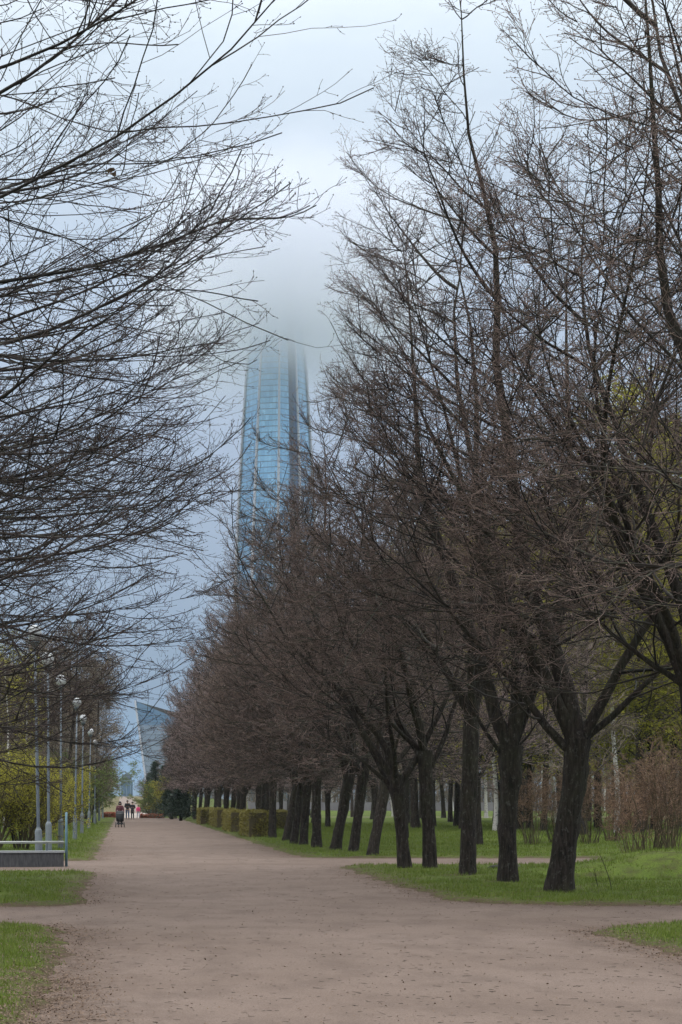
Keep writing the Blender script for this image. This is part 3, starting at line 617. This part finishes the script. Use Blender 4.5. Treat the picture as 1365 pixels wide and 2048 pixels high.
# ---- clipped hedges
def hedge(name, label, x, y, wx, wy, h, lmat, nleaf, ls, cat='hedge', group=None):
    rng = np.random.default_rng(int(y * 10 + x * 7) % 9999)
    r = rng.random((nleaf, 3)); f = rng.integers(0, 5, nleaf); P = (r - .5) * np.array([wx, wy, h])
    P[f == 0, 2] = h / 2; P[f == 1, 0] = wx / 2; P[f == 2, 0] = -wx / 2; P[f == 3, 1] = wy / 2; P[f == 4, 1] = -wy / 2
    q = P / np.array([wx, wy, h]) * 2; P *= (1 - .05 * (np.abs(q) ** 6).sum(1, keepdims=True) / 2)
    P += rng.normal(0, .035, P.shape) + .09 * nz(P[:, :1] * 3, P[:, 1:2] * 2 + P[:, 2:] * 3, 1.); P[:, 2] += h / 2
    V, Q = scatter_quads(P, rng.uniform(.5, 1.1, nleaf) * ls, rng, .3, .7)
    o = empty(name, (x, y, float(lawn_z(x, y)) - .02)); tag(o, label, cat, group)
    link('foliage', mesh('foliage', V, [Q], lmat, False), o)
    MB().box((0, 0, h / 2 - .03), (wx - .16, wy - .16, h - .1)).build('branches', M['olivetwig'], o)  # solid dark box inside the leaves, standing for the hedge's shaded interior
    return o
GH = 'clipped hedge blocks beside the right lawn edge'
for px, Y, wx, wy, h, lab in ((507, 98, .95, 7, 1.22, 'nearest clipped olive hedge block beside the lime trunks'), (470, 114, 1.0, 9, 1.15, 'second clipped hedge block, darker green end'), (447, 133, 1.4, 11, 1.2, 'third clipped hedge block with a flat ochre top'), (412, 150, 1.1, 6, 1.15, 'farthest clipped hedge block at the end of the line'), (543, 126, 1.6, 6, 1.1, 'clipped hedge block set back behind the lime trunks')):
    hedge('hedge', lab, gx(px, Y), Y, wx, wy, h, M['hedge'], 7000, .05, group=GH)
for px0, px1, Y, lab in ((205, 231, 208, 'low russet hedge left of the walking group'), (281, 327, 206, 'low russet hedge right of the walking group')):
    hedge('low_hedge', lab, gx((px0 + px1) / 2, Y), Y, (px1 - px0) * Y / F, 1.6, .5, M['red'], 2600, .06, group='low russet hedges')

# ------------------------------------------------------------------ lamps, parapet, culvert, small things
def lamp():
    o = empty('street_lamp')
    b = MB(); b.lathe([(.0, -.1), (.105, -.1), (.10, .0), (.095, .98), (.085, 1.03), (.06, 1.06), (.05, 1.10), (0, 1.10)], 8); b.build('base', M['base'], o)
    b = MB(); b.lathe([(.045, 1.08), (.042, 3.2), (.036, 3.22), (.033, 5.62), (.0, 5.63)], 12); b.build('pole', M['steel'], o, True)
    b = MB(); b.lathe([(0, 5.58), (.07, 5.58), (.09, 5.66), (.13, 5.70), (.13, 5.73), (0, 5.73)], 16); b.build('lamp_fitting', M['steel'], o, True)
    b = MB(); b.lathe([(.08, 5.72), (.15, 5.78), (.185, 5.87), (.19, 5.93), (.172, 6.02), (.12, 6.09), (.06, 6.12), (0, 6.125)], 20); b.build('lamp_globe', M['globe'], o, True)
    return o
L0 = None; names = ['nearest', 'second', 'third', 'fourth', 'fifth', 'sixth', 'seventh', 'eighth', 'farthest']
for i, (px, Y) in enumerate(((79, 54), (98, 61), (122, 72), (150, 88), (164, 105), (178, 125), (190, 148), (199, 172), (206, 200))):
    if L0 is None: o = L0 = lamp()
    else: o = copy_tree(L0)
    x = gx(px, Y); o.location = (x, Y, float(lawn_z(x, Y)) - .02); o.rotation_euler = (R(.4), R(-1.1 + .5 * math.sin(i * 2)), i * .7); o.scale = (1, 1, 1.06 if i == 0 else 1)
    tag(o, f'{names[i]} grey globe lamp post in the row left of the path', 'street lamp', 'globe lamps left of the path')
o = copy_tree(L0); Y = 300; o.location = (gx(540, Y), Y, 0); tag(o, 'distant grey lamp post seen between the lime trunks right of the hedge', 'street lamp'); 
if 'group' in o: del o['group']

pp = empty('parapet', (-1.62, 53.6, 0), R(9)); tag(pp, 'low dark granite parapet with double steel handrail left of the path', 'parapet')
b = MB(); b.box((-4, 0, .17), (8, .34, .40)); b.build('slab', M['granite'], pp)
b = MB(); b.box((-4.0, 0, .395), (8.06, .40, .05)); b.build('coping', M['granite_top'], pp)
for yo in (-.10, .12):
    b = MB(); b.tube([(.02, yo, .64), (-8, yo, .64)], .032, 10); b.build('handrail', M['rail'], pp, True)
for xo in (-.42, -2.6, -4.8, -7.):
    b = MB(); b.tube([(xo, 0, .4), (xo, 0, .62)], .02, 8); b.box((xo, .01, .61), (.04, .26, .03)); b.build('rail_support', M['steel'], pp)
b = MB(); b.lathe([(0, -.05), (.036, -.05), (.034, .95), (.03, 1.0), (.03, 1.42), (0, 1.43)], 10, (.09, 0, 0)); b.build('post', M['bluepaint'], pp, True)

cv_ = empty('culvert', (gx(984, 51.5) + .15, 51.2, -.62)); tag(cv_, 'concrete drain pipe mouth in the ditch behind the dark straight lime', 'drain pipe')
b = MB(); n_ = 20
a = np.arange(n_) * 2 * math.pi / n_
ring = lambda r, y: np.stack([r * np.cos(a) + y * .55, y + 0 * a, r * np.sin(a) + .38], -1)
rings = [ring(.30, .9), ring(.30, -.3), ring(.37, -.3), ring(.37, .9)]
b.add(np.concatenate(rings), [[k * n_ + i, k * n_ + (i + 1) % n_, (k + 1) * n_ + (i + 1) % n_, (k + 1) * n_ + i] for k in range(3) for i in range(n_)]); b.build('pipe', M['concrete'], cv_, True)
rs = np.random.default_rng(5)
for px, py, hgt, lab in ((1197, 1779, .40, 'short thin bare sapling on the green ditch bank'), (1224, 1784, .74, 'taller thin bare sapling leaning left on the ditch bank')):
    x, y = pos(px, py); P = walk(rs, np.array([[0, 0, -.03]]), np.array([[-.2, 0, 1.]]), np.array([hgt]), 8, .02, .06); V, Q = tubes(P, np.linspace(.009, .004, 8)[None], 5)
    P2, R2 = grow(rs, P, np.full((1, 8), .006), 4, .3, .9, R(35), .1, .1, .5, 4, .7, .003, .02, .1); V2, Q2 = tubes(P2, R2, 4)
    o = empty('sapling', (x, y, float(lawn_z(x, y)))); tag(o, lab, 'sapling'); link('stem', mesh('stem', V, [Q], M['limb']), o); link('twigs', mesh('twigs', V2, [Q2], M['limb']), o)

# far low wall and bin across the lawn
b = MB()
for i in range(9): b.box((i * 6.0, 0, .75), (5.85, .4, 1.5))
for i in range(10): b.box((i * 6.0 - 3.0, 0, .85), (.5, .6, 1.7), 0, .95)
o = b.build('park_wall', M['wallgrey'], None, False, (24, 345, 0)); tag(o, 'long low grey wall beyond the far edge of the right lawn', 'wall')
o = empty('litter_bin', (gx(617, 236), 236, 0)); tag(o, 'dark litter bin standing on the far lawn between lime trunks', 'litter bin')
b = MB(); b.lathe([(0, -.02), (.24, -.02), (.30, .8), (.26, .8), (.22, .2), (0, .2)], 14); b.build('drum', M['black'], o, True)
b = MB(); b.lathe([(.31, .78), (.33, .82), (.31, .86), (.29, .82)], 14); b.build('rim', M['steel'], o, True)

# dry leaves caught on a branch of the nearest left lime
Y = 27.0; c = np.array([gx(226, Y), Y, gz(346, Y)]); P = c + rs.normal(0, .035, (9, 3)); V, Q = scatter_quads(P, rs.uniform(.03, .06, 9), rs, 0., .6)
o = link('dry_leaves', mesh('dry_leaves', V - np.array(LT.location), [Q], M['litter'], False), LT); o['label'] = 'clump of withered brown leaves caught on a branch'

# ------------------------------------------------------------------ people
def skinned(name, verts, edges, radii, m, parent, sub=1, root=0):
    me = bpy.data.meshes.new(name); me.from_pydata(verts, edges, []); me.materials.append(m)
    o = link(name, me, parent); md = o.modifiers.new('Skin', 'SKIN'); md.use_smooth_shade = True
    sv = me.skin_vertices[0].data if len(me.skin_vertices) else None
    if sv:
        for i, r in enumerate(radii):
            sv[i].radius = (r, r) if not isinstance(r, tuple) else r; sv[i].use_root = (i == root)
    s_ = o.modifiers.new('Sub', 'SUBSURF'); s_.levels = sub; s_.render_levels = sub
    return o
def person(label, x, y, rz, H, top, trousers, hairm, pose='walk', group=None, hood=False, coat=False):
    k = H / 1.72; o = empty('person', (x, y, float(height(x, y)) + .004), rz); tag(o, label, 'person', group)
    st = .19 if pose != 'stand' else .05
    push = pose == 'push'
    # joints, the figure faces -Y
    v = [(0, 0, .93), (0, .0, 1.15), (0, .01, 1.38), (0, .0, 1.47), (0, -.01, 1.53), (0, -.015, 1.62), (0, -.01, 1.70)]
    r = [.125, .115, .125, .055, .055, .085, .055]
    e = [(i, i + 1) for i in range(6)]
    def chain(start, pts, rad):
        p_ = start
        for q, rr in zip(pts, rad): v.append(q); r.append(rr); e.append((p_, len(v) - 1)); p_ = len(v) - 1
        return p_
    ends = {}
    for s_ in (-1, 1):
        w = s_ * st
        chain(0, [(s_ * .095, 0, .86), (s_ * .10, -w * .6 - .03, .48), (s_ * .10, -w - .0 + (.03 if w < 0 else 0), .075), (s_ * .115, -w - .15, .035)], [.09, .06, .045, .035])
        hand = (s_ * .20, -.40, 1.02) if push else ((s_ * .10, -.26, 1.18) if pose == 'hold' else (s_ * .27, w * .7 - .03, .80))
        elb = (s_ * .25, -.10, 1.10) if push else ((s_ * .25, -.03, 1.10) if pose == 'hold' else (s_ * .26, w * .3 + .02, 1.10))
        h = chain(2, [(s_ * .18, .01, 1.41), elb, hand], [.058, .045, .03])
        hd = Vector(hand); dr = (hd - Vector(elb)).normalized(); palm = hd + dr * .06
        pi = chain(h, [tuple(palm)], [.028]); sd = Vector((0, 1, 0)).cross(dr).normalized() if abs(dr.z) > .5 else Vector((0, 0, 1)).cross(dr).normalized()
        for j, (off, ln_) in enumerate(((-.03, .062), (-.01, .075), (.01, .07), (.03, .055))):
            f0 = palm + sd * off + dr * .025; f1 = f0 + dr * ln_ * .5; f2 = f1 + dr * ln_ * .35 + Vector((0, .0, -.018))
            chain(pi, [tuple(f0), tuple(f1), tuple(f2)], [.010, .009, .008])
        t0 = palm + sd * -.035; chain(pi, [tuple(t0 + dr * .0), tuple(t0 + dr * .03 + sd * -.015)], [.010, .009])
    sc3 = lambda pts: [tuple(c * k for c in p_) for p_ in pts]
    skinned('body', sc3(v), e, [q * k for q in r], M['skin'], o)
    # face details
    b = MB(); b.sphere((0, -.10 * k, 1.615 * k), (.014 * k, .02 * k, .022 * k), 8, 5); b.build('nose', M['skin'], o, True)
    for s_ in (-1, 1):
        b = MB(); b.sphere((s_ * .033 * k, -.088 * k, 1.645 * k), .011 * k, 8, 5); b.build('eye', M['hair'], o, True)
        b = MB(); b.sphere((s_ * .088 * k, -.0 * k, 1.62 * k), (.012 * k, .022 * k, .03 * k), 8, 5); b.build('ear', M['skin'], o, True)
    b = MB(); b.sphere((0, -.088 * k, 1.575 * k), (.025 * k, .01 * k, .007 * k), 8, 5); b.build('mouth', M['burgundy'], o, True)
    b = MB(); b.sphere((0, .018 * k, 1.665 * k), (.10 * k, .105 * k, .095 * k), 12, 8)
    if hood: b.sphere((0, .035 * k, 1.58 * k), (.118 * k, .11 * k, .15 * k), 12, 8)
    b.build('hood' if hood else 'hair', top if hood and hairm is None else (hairm or M['hair']), o, True)
    # clothes
    jv = [(0, 0, .82 if coat else .90), (0, 0, 1.15), (0, .01, 1.38), (0, 0, 1.46)]; jr = [(.19, .15), (.165, .13), (.175, .13), (.08, .075)]
    je = [(0, 1), (1, 2), (2, 3)]
    if coat: jv.append((0, 0, .55)); jr.append((.2, .16)); je.append((0, 4))
    for s_ in (-1, 1):
        w = s_ * st; hand = (s_ * .20, -.38, 1.02) if push else ((s_ * .11, -.23, 1.17) if pose == 'hold' else (s_ * .268, w * .65 - .02, .84))
        elb = (s_ * .25, -.10, 1.10) if push else ((s_ * .25, -.03, 1.10) if pose == 'hold' else (s_ * .26, w * .3 + .02, 1.10))
        n0 = len(jv); jv += [(s_ * .19, .01, 1.405), elb, hand]; jr += [.078, .066, .052]; je += [(2, n0), (n0, n0 + 1), (n0 + 1, n0 + 2)]
    skinned('coat' if coat else 'jacket', sc3(jv), je, [tuple(c * k for c in q) if isinstance(q, tuple) else q * k for q in jr], top, o, root=1)
    tv = [(0, 0, .93)]; tr_ = [(.155, .12)]; te = []
    for s_ in (-1, 1):
        w = s_ * st; n0 = len(tv); tv += [(s_ * .10, 0, .82), (s_ * .10, -w * .6 - .03, .48), (s_ * .10, -w + (.03 if w < 0 else 0), .10)]; tr_ += [.098, .072, .062]; te += [(0, n0), (n0, n0 + 1), (n0 + 1, n0 + 2)]
    skinned('trousers', sc3(tv), te, [tuple(c * k for c in q) if isinstance(q, tuple) else q * k for q in tr_], trousers, o)
    for s_ in (-1, 1):
        w = s_ * st; b = MB(); b.sphere((s_ * .108 * k, (-w - .075 + (.03 if w < 0 else 0)) * k, .045 * k), (.05 * k, .135 * k, .05 * k), 10, 7); b.build('shoe', M['greyshoe'], o, True)
    return o
Y = 134.; px_ = gx(240.5, Y)
person('person in a burgundy jacket and dark hood pushing a black pram', px_, Y, 0, 1.66, M['burgundy'], M['darkcloth'], M['darkcloth'], 'push', hood=True)
pr = empty('pram', (px_, Y - .62, float(height(px_, Y)) + .002)); tag(pr, 'black pram with tall hood pushed along the gravel path', 'pram')
b = MB()
vv, nrow = [], 7
for z, w, d0, d1 in ((.36, .17, -.16, .14), (.42, .24, -.26, .2), (.62, .27, -.32, .24), (.85, .28, -.28, .24), (1.0, .27, -.12, .22), (1.07, .2, .0, .18)):
    for t in np.arange(14) * 2 * math.pi / 14: vv.append((w * np.sign(math.cos(t)) * abs(math.cos(t)) ** .6, (d0 + d1) / 2 + (d1 - d0) / 2 * np.sign(math.sin(t)) * abs(math.sin(t)) ** .6, z))
b.add(vv, [[k * 14 + i, k * 14 + (i + 1) % 14, (k + 1) * 14 + (i + 1) % 14, (k + 1) * 14 + i] for k in range(5) for i in range(14)], [[70, 70 + i, 71 + i] for i in range(1, 13)] + [[0, i + 1, i] for i in range(1, 13)]); b.build('carrycot', M['black'], pr, True)
b = MB(); b.tube([(-.29, .0, .86), (-.27, -.22, .90), (0, -.30, .91), (.27, -.22, .90), (.29, 0, .86)], .012, 6); b.build('hood_trim', M['chrome'], pr, True)
b = MB()
for s_ in (-1, 1): b.tube([(s_ * .25, -.3, .13), (s_ * .24, .02, .45), (s_ * .23, .34, .98)], .014, 6); b.tube([(s_ * .25, .32, .15), (s_ * .24, .02, .45)], .014, 6)
b.tube([(-.23, .34, .98), (.23, .34, .98)], .018, 8); b.tube([(-.25, -.3, .2), (.25, -.3, .2)], .012, 6); b.build('frame', M['chrome'], pr, True)
b = MB(); b.box((0, .02, .25), (.42, .5, .12)); b.build('basket', M['black'], pr)
for s_ in (-1, 1):
    for yo, rr in ((-.32, .11), (.32, .15)):
        a = np.arange(18) * 2 * math.pi / 18; pts = np.stack([np.full(18, s_ * .28), yo + rr * np.cos(a), rr + rr * np.sin(a)], -1); pts = np.concatenate([pts, pts[:1]])
        pts[:, 2] += .012; b = MB(); b.tube(pts * 1., .025, 8, False); w_ = b.build('wheel', M['rubber'], pr, True)
        b = MB(); b.tube([(s_ * .265, yo, rr + .01), (s_ * .295, yo, rr + .01)], rr * .8, 12); b.build('rim', M['chrome'], w_, True)
GP = 'people walking at the far end of the gravel'
person('person in a dark jacket and blue jeans, taller of the walking pair', gx(255.5, 193), 193, .05, 1.76, M['darkcloth'], M['jeans'], None, 'hold', GP)
person('person in a long black coat, right of the walking pair', gx(265.5, 192), 192, -.05, 1.62, M['darkcloth'], M['darkcloth'], None, 'hold', GP, coat=True)
person('small child in a pink jacket behind the walking pair', gx(277, 205), 205, .3, 1.28, M['pink'], M['paleblue'], None, 'walk', GP)

# ------------------------------------------------------------------ the towers beyond the park
def m_glass(name, dark, light, fh=4.4, cw=3.0, line=.10):
    m = mat(name, rough=.16, metal=.85); t = NT(m); uv = t.n('ShaderNodeTexCoord').outputs['UV']; sx = t.n('ShaderNodeSeparateXYZ'); t.l(uv, sx.inputs[0])
    u = t.math('DIVIDE', sx.outputs[0], cw); v = t.math('DIVIDE', sx.outputs[1], fh)
    cell = t.n('ShaderNodeCombineXYZ'); t.l(t.math('FLOOR', u), cell.inputs[0]); t.l(t.math('FLOOR', v), cell.inputs[1])
    wn = t.n('ShaderNodeTexWhiteNoise', noise_dimensions='2D'); t.l(cell.outputs[0], wn.inputs[0])
    big = t.noise(cell.outputs[0], .22, 3); f = t.math('ADD', t.math('MULTIPLY', wn.outputs[0], .45), t.math('MULTIPLY', big, .6))
    col = t.mix(t.ramp(f, [(.3, G3(.15)), (.62, G3(.5)), (.72, G3(.62)), (.86, G3(1))]), dark, light)
    band = t.math('LESS_THAN', t.math('FRACT', v), line); col = t.mix(t.math('MULTIPLY', band, .75), col, (.03, .06, .09))
    mul = t.math('LESS_THAN', t.math('FRACT', u), .06); col = t.mix(t.math('MULTIPLY', mul, .4), col, (.03, .06, .09))
    t.base(col); return m
GLS = m_glass('tower_glass', (.15, .36, .52), (.36, .62, .78), line=.15); GLD = m_glass('shaded_recess_glass', (.05, .19, .34), (.12, .34, .52), line=.15)  # recess panes: darker copy of the tower glass, shade put into its colour
GLP = m_glass('pale_louvres', (.30, .34, .39), (.38, .42, .47), 3.6, 200, .14); GLB = m_glass('low_glass', (.12, .25, .38), (.17, .32, .45), 5, 4)
RIB = mat('tower_rib', (.50, .50, .56), .5, .1)
TY, TX = 1550., gx(553, 1550)
tow = empty('skyscraper', (TX, TY, 0)); tag(tow, 'tall blue glass tower with curved ribs vanishing into low cloud', 'skyscraper')
sec = np.array([(-28, 0), (-17.4, -21), (-.4, -26), (8.6, -20.5), (11.8, -15), (16, -20.5), (28, -2), (24, 16), (8, 26), (-12, 25), (-25, 14)], float)
zs = np.arange(0, 463, 6.6)
def tscale(z): return np.interp(z, [0, 100, 173, 230, 280, 332, 380, 420, 450, 462], [1.16, 1.13, 1.08, 1.0, .90, .785, .62, .42, .18, .03])
def tpt(i, z, out=0.):
    a = R((z - 230) * .03); s_ = tscale(z); p_ = sec[i % len(sec)] * s_; p_ = p_ * (1 + out / max(np.linalg.norm(p_), 1)); return (p_[0] * math.cos(a) - p_[1] * math.sin(a), p_[0] * math.sin(a) + p_[1] * math.cos(a), z)
for nm, fs, m_ in (('facade', [0, 1, 2, 5, 6, 7, 8, 9, 10], GLS), ('recessed_facade', [3, 4], GLD)):
    V, Q, UV = [], [], []
    for f in fs:
        wd = np.linalg.norm(sec[(f + 1) % len(sec)] - sec[f]); n0 = len(V)
        for z in zs: V += [tpt(f, z), tpt(f + 1, z)]; UV += [(f * 60, z), (f * 60 + wd, z)]
        Q += [[n0 + 2 * k, n0 + 2 * k + 1, n0 + 2 * k + 3, n0 + 2 * k + 2] for k in range(len(zs) - 1)]
    link(nm, mesh(nm, V, [np.array(Q)], m_, False, uv=UV), tow)
for i in (0, 1, 2, 5, 6):
    b = MB(); b.tube([tpt(i, z, .5) for z in zs], [max(1.05 * float(tscale(z)), .15) for z in zs], 6); b.build('rib', RIB, tow, True)
def prism(name, pts, Y, depth, m_, parent, lean=0.):
    """pts: outline as photo points, at real distance Y, extruded back"""
    A = np.array([(gx(px, Y), 0, gz(py, Y)) for px, py in pts]); B = A + np.array([lean, depth, 0]); n = len(A)
    V = np.concatenate([A, B]); UV = np.concatenate([A[:, [0, 2]], B[:, [0, 2]] + np.array([depth, 0])])
    me = bpy.data.meshes.new(name); me.from_pydata([tuple(p_) for p_ in V], [], [list(range(n)), list(range(2 * n - 1, n - 1, -1))] + [[(i + 1) % n, i, n + i, n + (i + 1) % n] for i in range(n)])
    l = me.uv_layers.new(name='UVMap')
    for lp in me.loops: l.data[lp.index].uv = UV[lp.vertex_index]
    me.materials.append(m_); return link(name, me, parent)
ob = empty('office_building', (0, 1400, 0)); tag(ob, 'slanted grey-blue office block with a sharp sloping top at the avenue end', 'building')
prism('glass_top', [(277.6, 1450), (440, 1450), (440, 1474), (330, 1427), (271, 1402)], 1400, 70, GLB, ob)
prism('louvred_wall', [(299, 1606), (440, 1606), (440, 1450.4), (277.7, 1450.4)], 1400, 70, GLP, ob)
b = MB(); b.tube([(gx(270.6, 1400), -.6, gz(1401, 1400)), (gx(298, 1400), -.6, gz(1606, 1400))], .6, 6); b.build('edge_fin', RIB, ob)
en = empty('entrance_building', (0, 1150, 0)); tag(en, 'small pale glass pavilion with a pitched canopy at the very end of the avenue', 'building')
prism('glass_wall', [(243, 1604), (266, 1604), (266, 1562), (243, 1562)], 1150, 12, GLB, en)
prism('upper_wall', [(244, 1561), (264, 1561), (264, 1553), (254, 1548), (244, 1549)], 1150, 10, GLP, en)
b = MB(); b.tube([(gx(238, 1150), -2, gz(1549, 1150)), (gx(249, 1150), -2, gz(1543, 1150)), (gx(268, 1150), -2, gz(1554, 1150))], .55, 5); b.build('canopy_beam', mat('canopy', (.12, .18, .24), .5), en)
b = MB()
for px in (246, 254, 262): b.tube([(gx(px, 1150), -1, 0), (gx(px, 1150), -1, gz(1562, 1150))], .35, 6)
b.box((gx(254, 1150), -1, gz(1561.5, 1150)), (9, 1.2, .9)); b.build('portal_frame', mat('portal', (.10, .16, .22), .5), en)

# ------------------------------------------------------------------ air: haze and the low cloud the tower goes into
def volume_box(name, lo, hi, label):
    lo, hi = np.array(lo, float), np.array(hi, float); b = MB(); b.box((lo + hi) / 2, hi - lo)
    m = bpy.data.materials.new(name); m.use_nodes = True; nt = m.node_tree
    for x in list(nt.nodes):
        if x.type == 'BSDF_PRINCIPLED': nt.nodes.remove(x)
    v = nt.nodes.new('ShaderNodeVolumePrincipled'); nt.links.new(v.outputs[0], nt.nodes['Material Output'].inputs['Volume'])
    o = b.build(name, m); tag(o, label, name.replace('_', ' '), kind='stuff'); o.display_type = 'BOUNDS'
    return o, m, v
o, m, v = volume_box('haze', (-720, -45, -2.2), (920, 1760, 470), 'thin bluish haze in the air')
v.inputs['Density'].default_value = .00010; v.inputs['Color'].default_value = (.80, .90, 1., 1); v.inputs['Anisotropy'].default_value = .0
o, m, v = volume_box('low_cloud', (-10, 1260, 255), (250, 1700, 465.), 'low cloud swallowing the top of the tower')
v.inputs['Color'].default_value = (.912, .930, .985, 1)
t = NT(m); c = t.coord('Generated'); sx = t.n('ShaderNodeSeparateXYZ'); t.l(c, sx.inputs[0])
def side(o_):   # falls to zero towards the box's sides
    return t.ramp(t.math('ABSOLUTE', t.math('SUBTRACT', o_, .5)), [(.12, G3(1)), (.48, G3(0))], 'EASE')
zz = t.math('ADD', sx.outputs[2], t.math('MULTIPLY', t.math('SUBTRACT', t.noise(c, 3.2, 4), .5), .25))
dz = t.ramp(zz, [(.12, G3(0)), (.25, G3(.12)), (.40, G3(1)), (.75, G3(1)), (.97, G3(0))], 'EASE')
t.l(t.math('MULTIPLY', t.math('MULTIPLY', dz, .022), t.math('MULTIPLY', side(sx.outputs[0]), side(sx.outputs[1]))), v.inputs['Density'])

# ------------------------------------------------------------------ sky, sun, camera
SUN_EL, SUN_AZ = R(48), R(215)       # azimuth measured clockwise from +Y
w = bpy.data.worlds.new('World'); sc.world = w; w.use_nodes = True; nt = w.node_tree
t = NT(w); bg = nt.nodes['Background']
sky = t.n('ShaderNodeTexSky', sky_type='NISHITA', sun_disc=False, sun_elevation=SUN_EL, sun_rotation=SUN_AZ)
sky.air_density = 1.; sky.dust_density = 3.
cd = t.coord('Generated'); sx = t.n('ShaderNodeSeparateXYZ'); t.l(cd, sx.inputs[0])
cn = t.noise(t.mapping(cd, (5, 5, 16)), 1.2, 6, .6)
el = t.math('ADD', sx.outputs[2], t.math('MULTIPLY', t.math('SUBTRACT', cn, .5), .06))
cloud = t.ramp(el, [(0., (.26, .37, .48)), (.02, (.24, .41, .62)), (.055, (.24, .34, .49)), (.11, (.32, .415, .57)), (.17, (.395, .49, .655)), (.25, (.54, .65, .82)), (.345, (.83, .945, 1.06)), (.55, (2.1, 2.13, 2.18)), (1., (2.55, 2.55, 2.57))])
cs = t.n('ShaderNodeVectorMath', operation='SCALE'); t.l(cloud, cs.inputs[0]); cs.inputs['Scale'].default_value = 10.
t.l(t.mix(.93, sky.outputs[0], cs.outputs[0]), bg.inputs['Color']); bg.inputs['Strength'].default_value = .1
sl = bpy.data.lights.new('sun', 'SUN'); sl.energy = .6; sl.angle = R(25); sl.color = (1, .96, .9)
so = bpy.data.objects.new('sun', sl); COL.objects.link(so)
dsun = Vector((math.sin(SUN_AZ) * math.cos(SUN_EL), math.cos(SUN_AZ) * math.cos(SUN_EL), math.sin(SUN_EL))); so.rotation_euler = dsun.to_track_quat('Z', 'Y').to_euler()

cam = bpy.data.cameras.new('camera'); co = bpy.data.objects.new('camera', cam); COL.objects.link(co); sc.camera = co
co.location = (0, 0, CAMH); co.rotation_euler = (R(90), 0, 0)
cam.sensor_fit = 'VERTICAL'; cam.sensor_height = 36; cam.lens = F / 2048 * 36
cam.shift_x = (682.5 - CX) / 2048; cam.shift_y = (CY - 1024) / 2048; cam.clip_end = 5000; cam.clip_start = .1
sc.view_settings.view_transform = 'Standard'; sc.view_settings.look = 'None'; sc.view_settings.exposure = 0.; sc.view_settings.gamma = 1
sc.render.engine = 'CYCLES'; cy = sc.cycles
cy.max_bounces = 8; cy.diffuse_bounces = 3; cy.glossy_bounces = 3; cy.transmission_bounces = 2; cy.volume_bounces = 5; cy.transparent_max_bounces = 4
cy.use_denoising = True; cy.caustics_reflective = False; cy.caustics_refractive = False
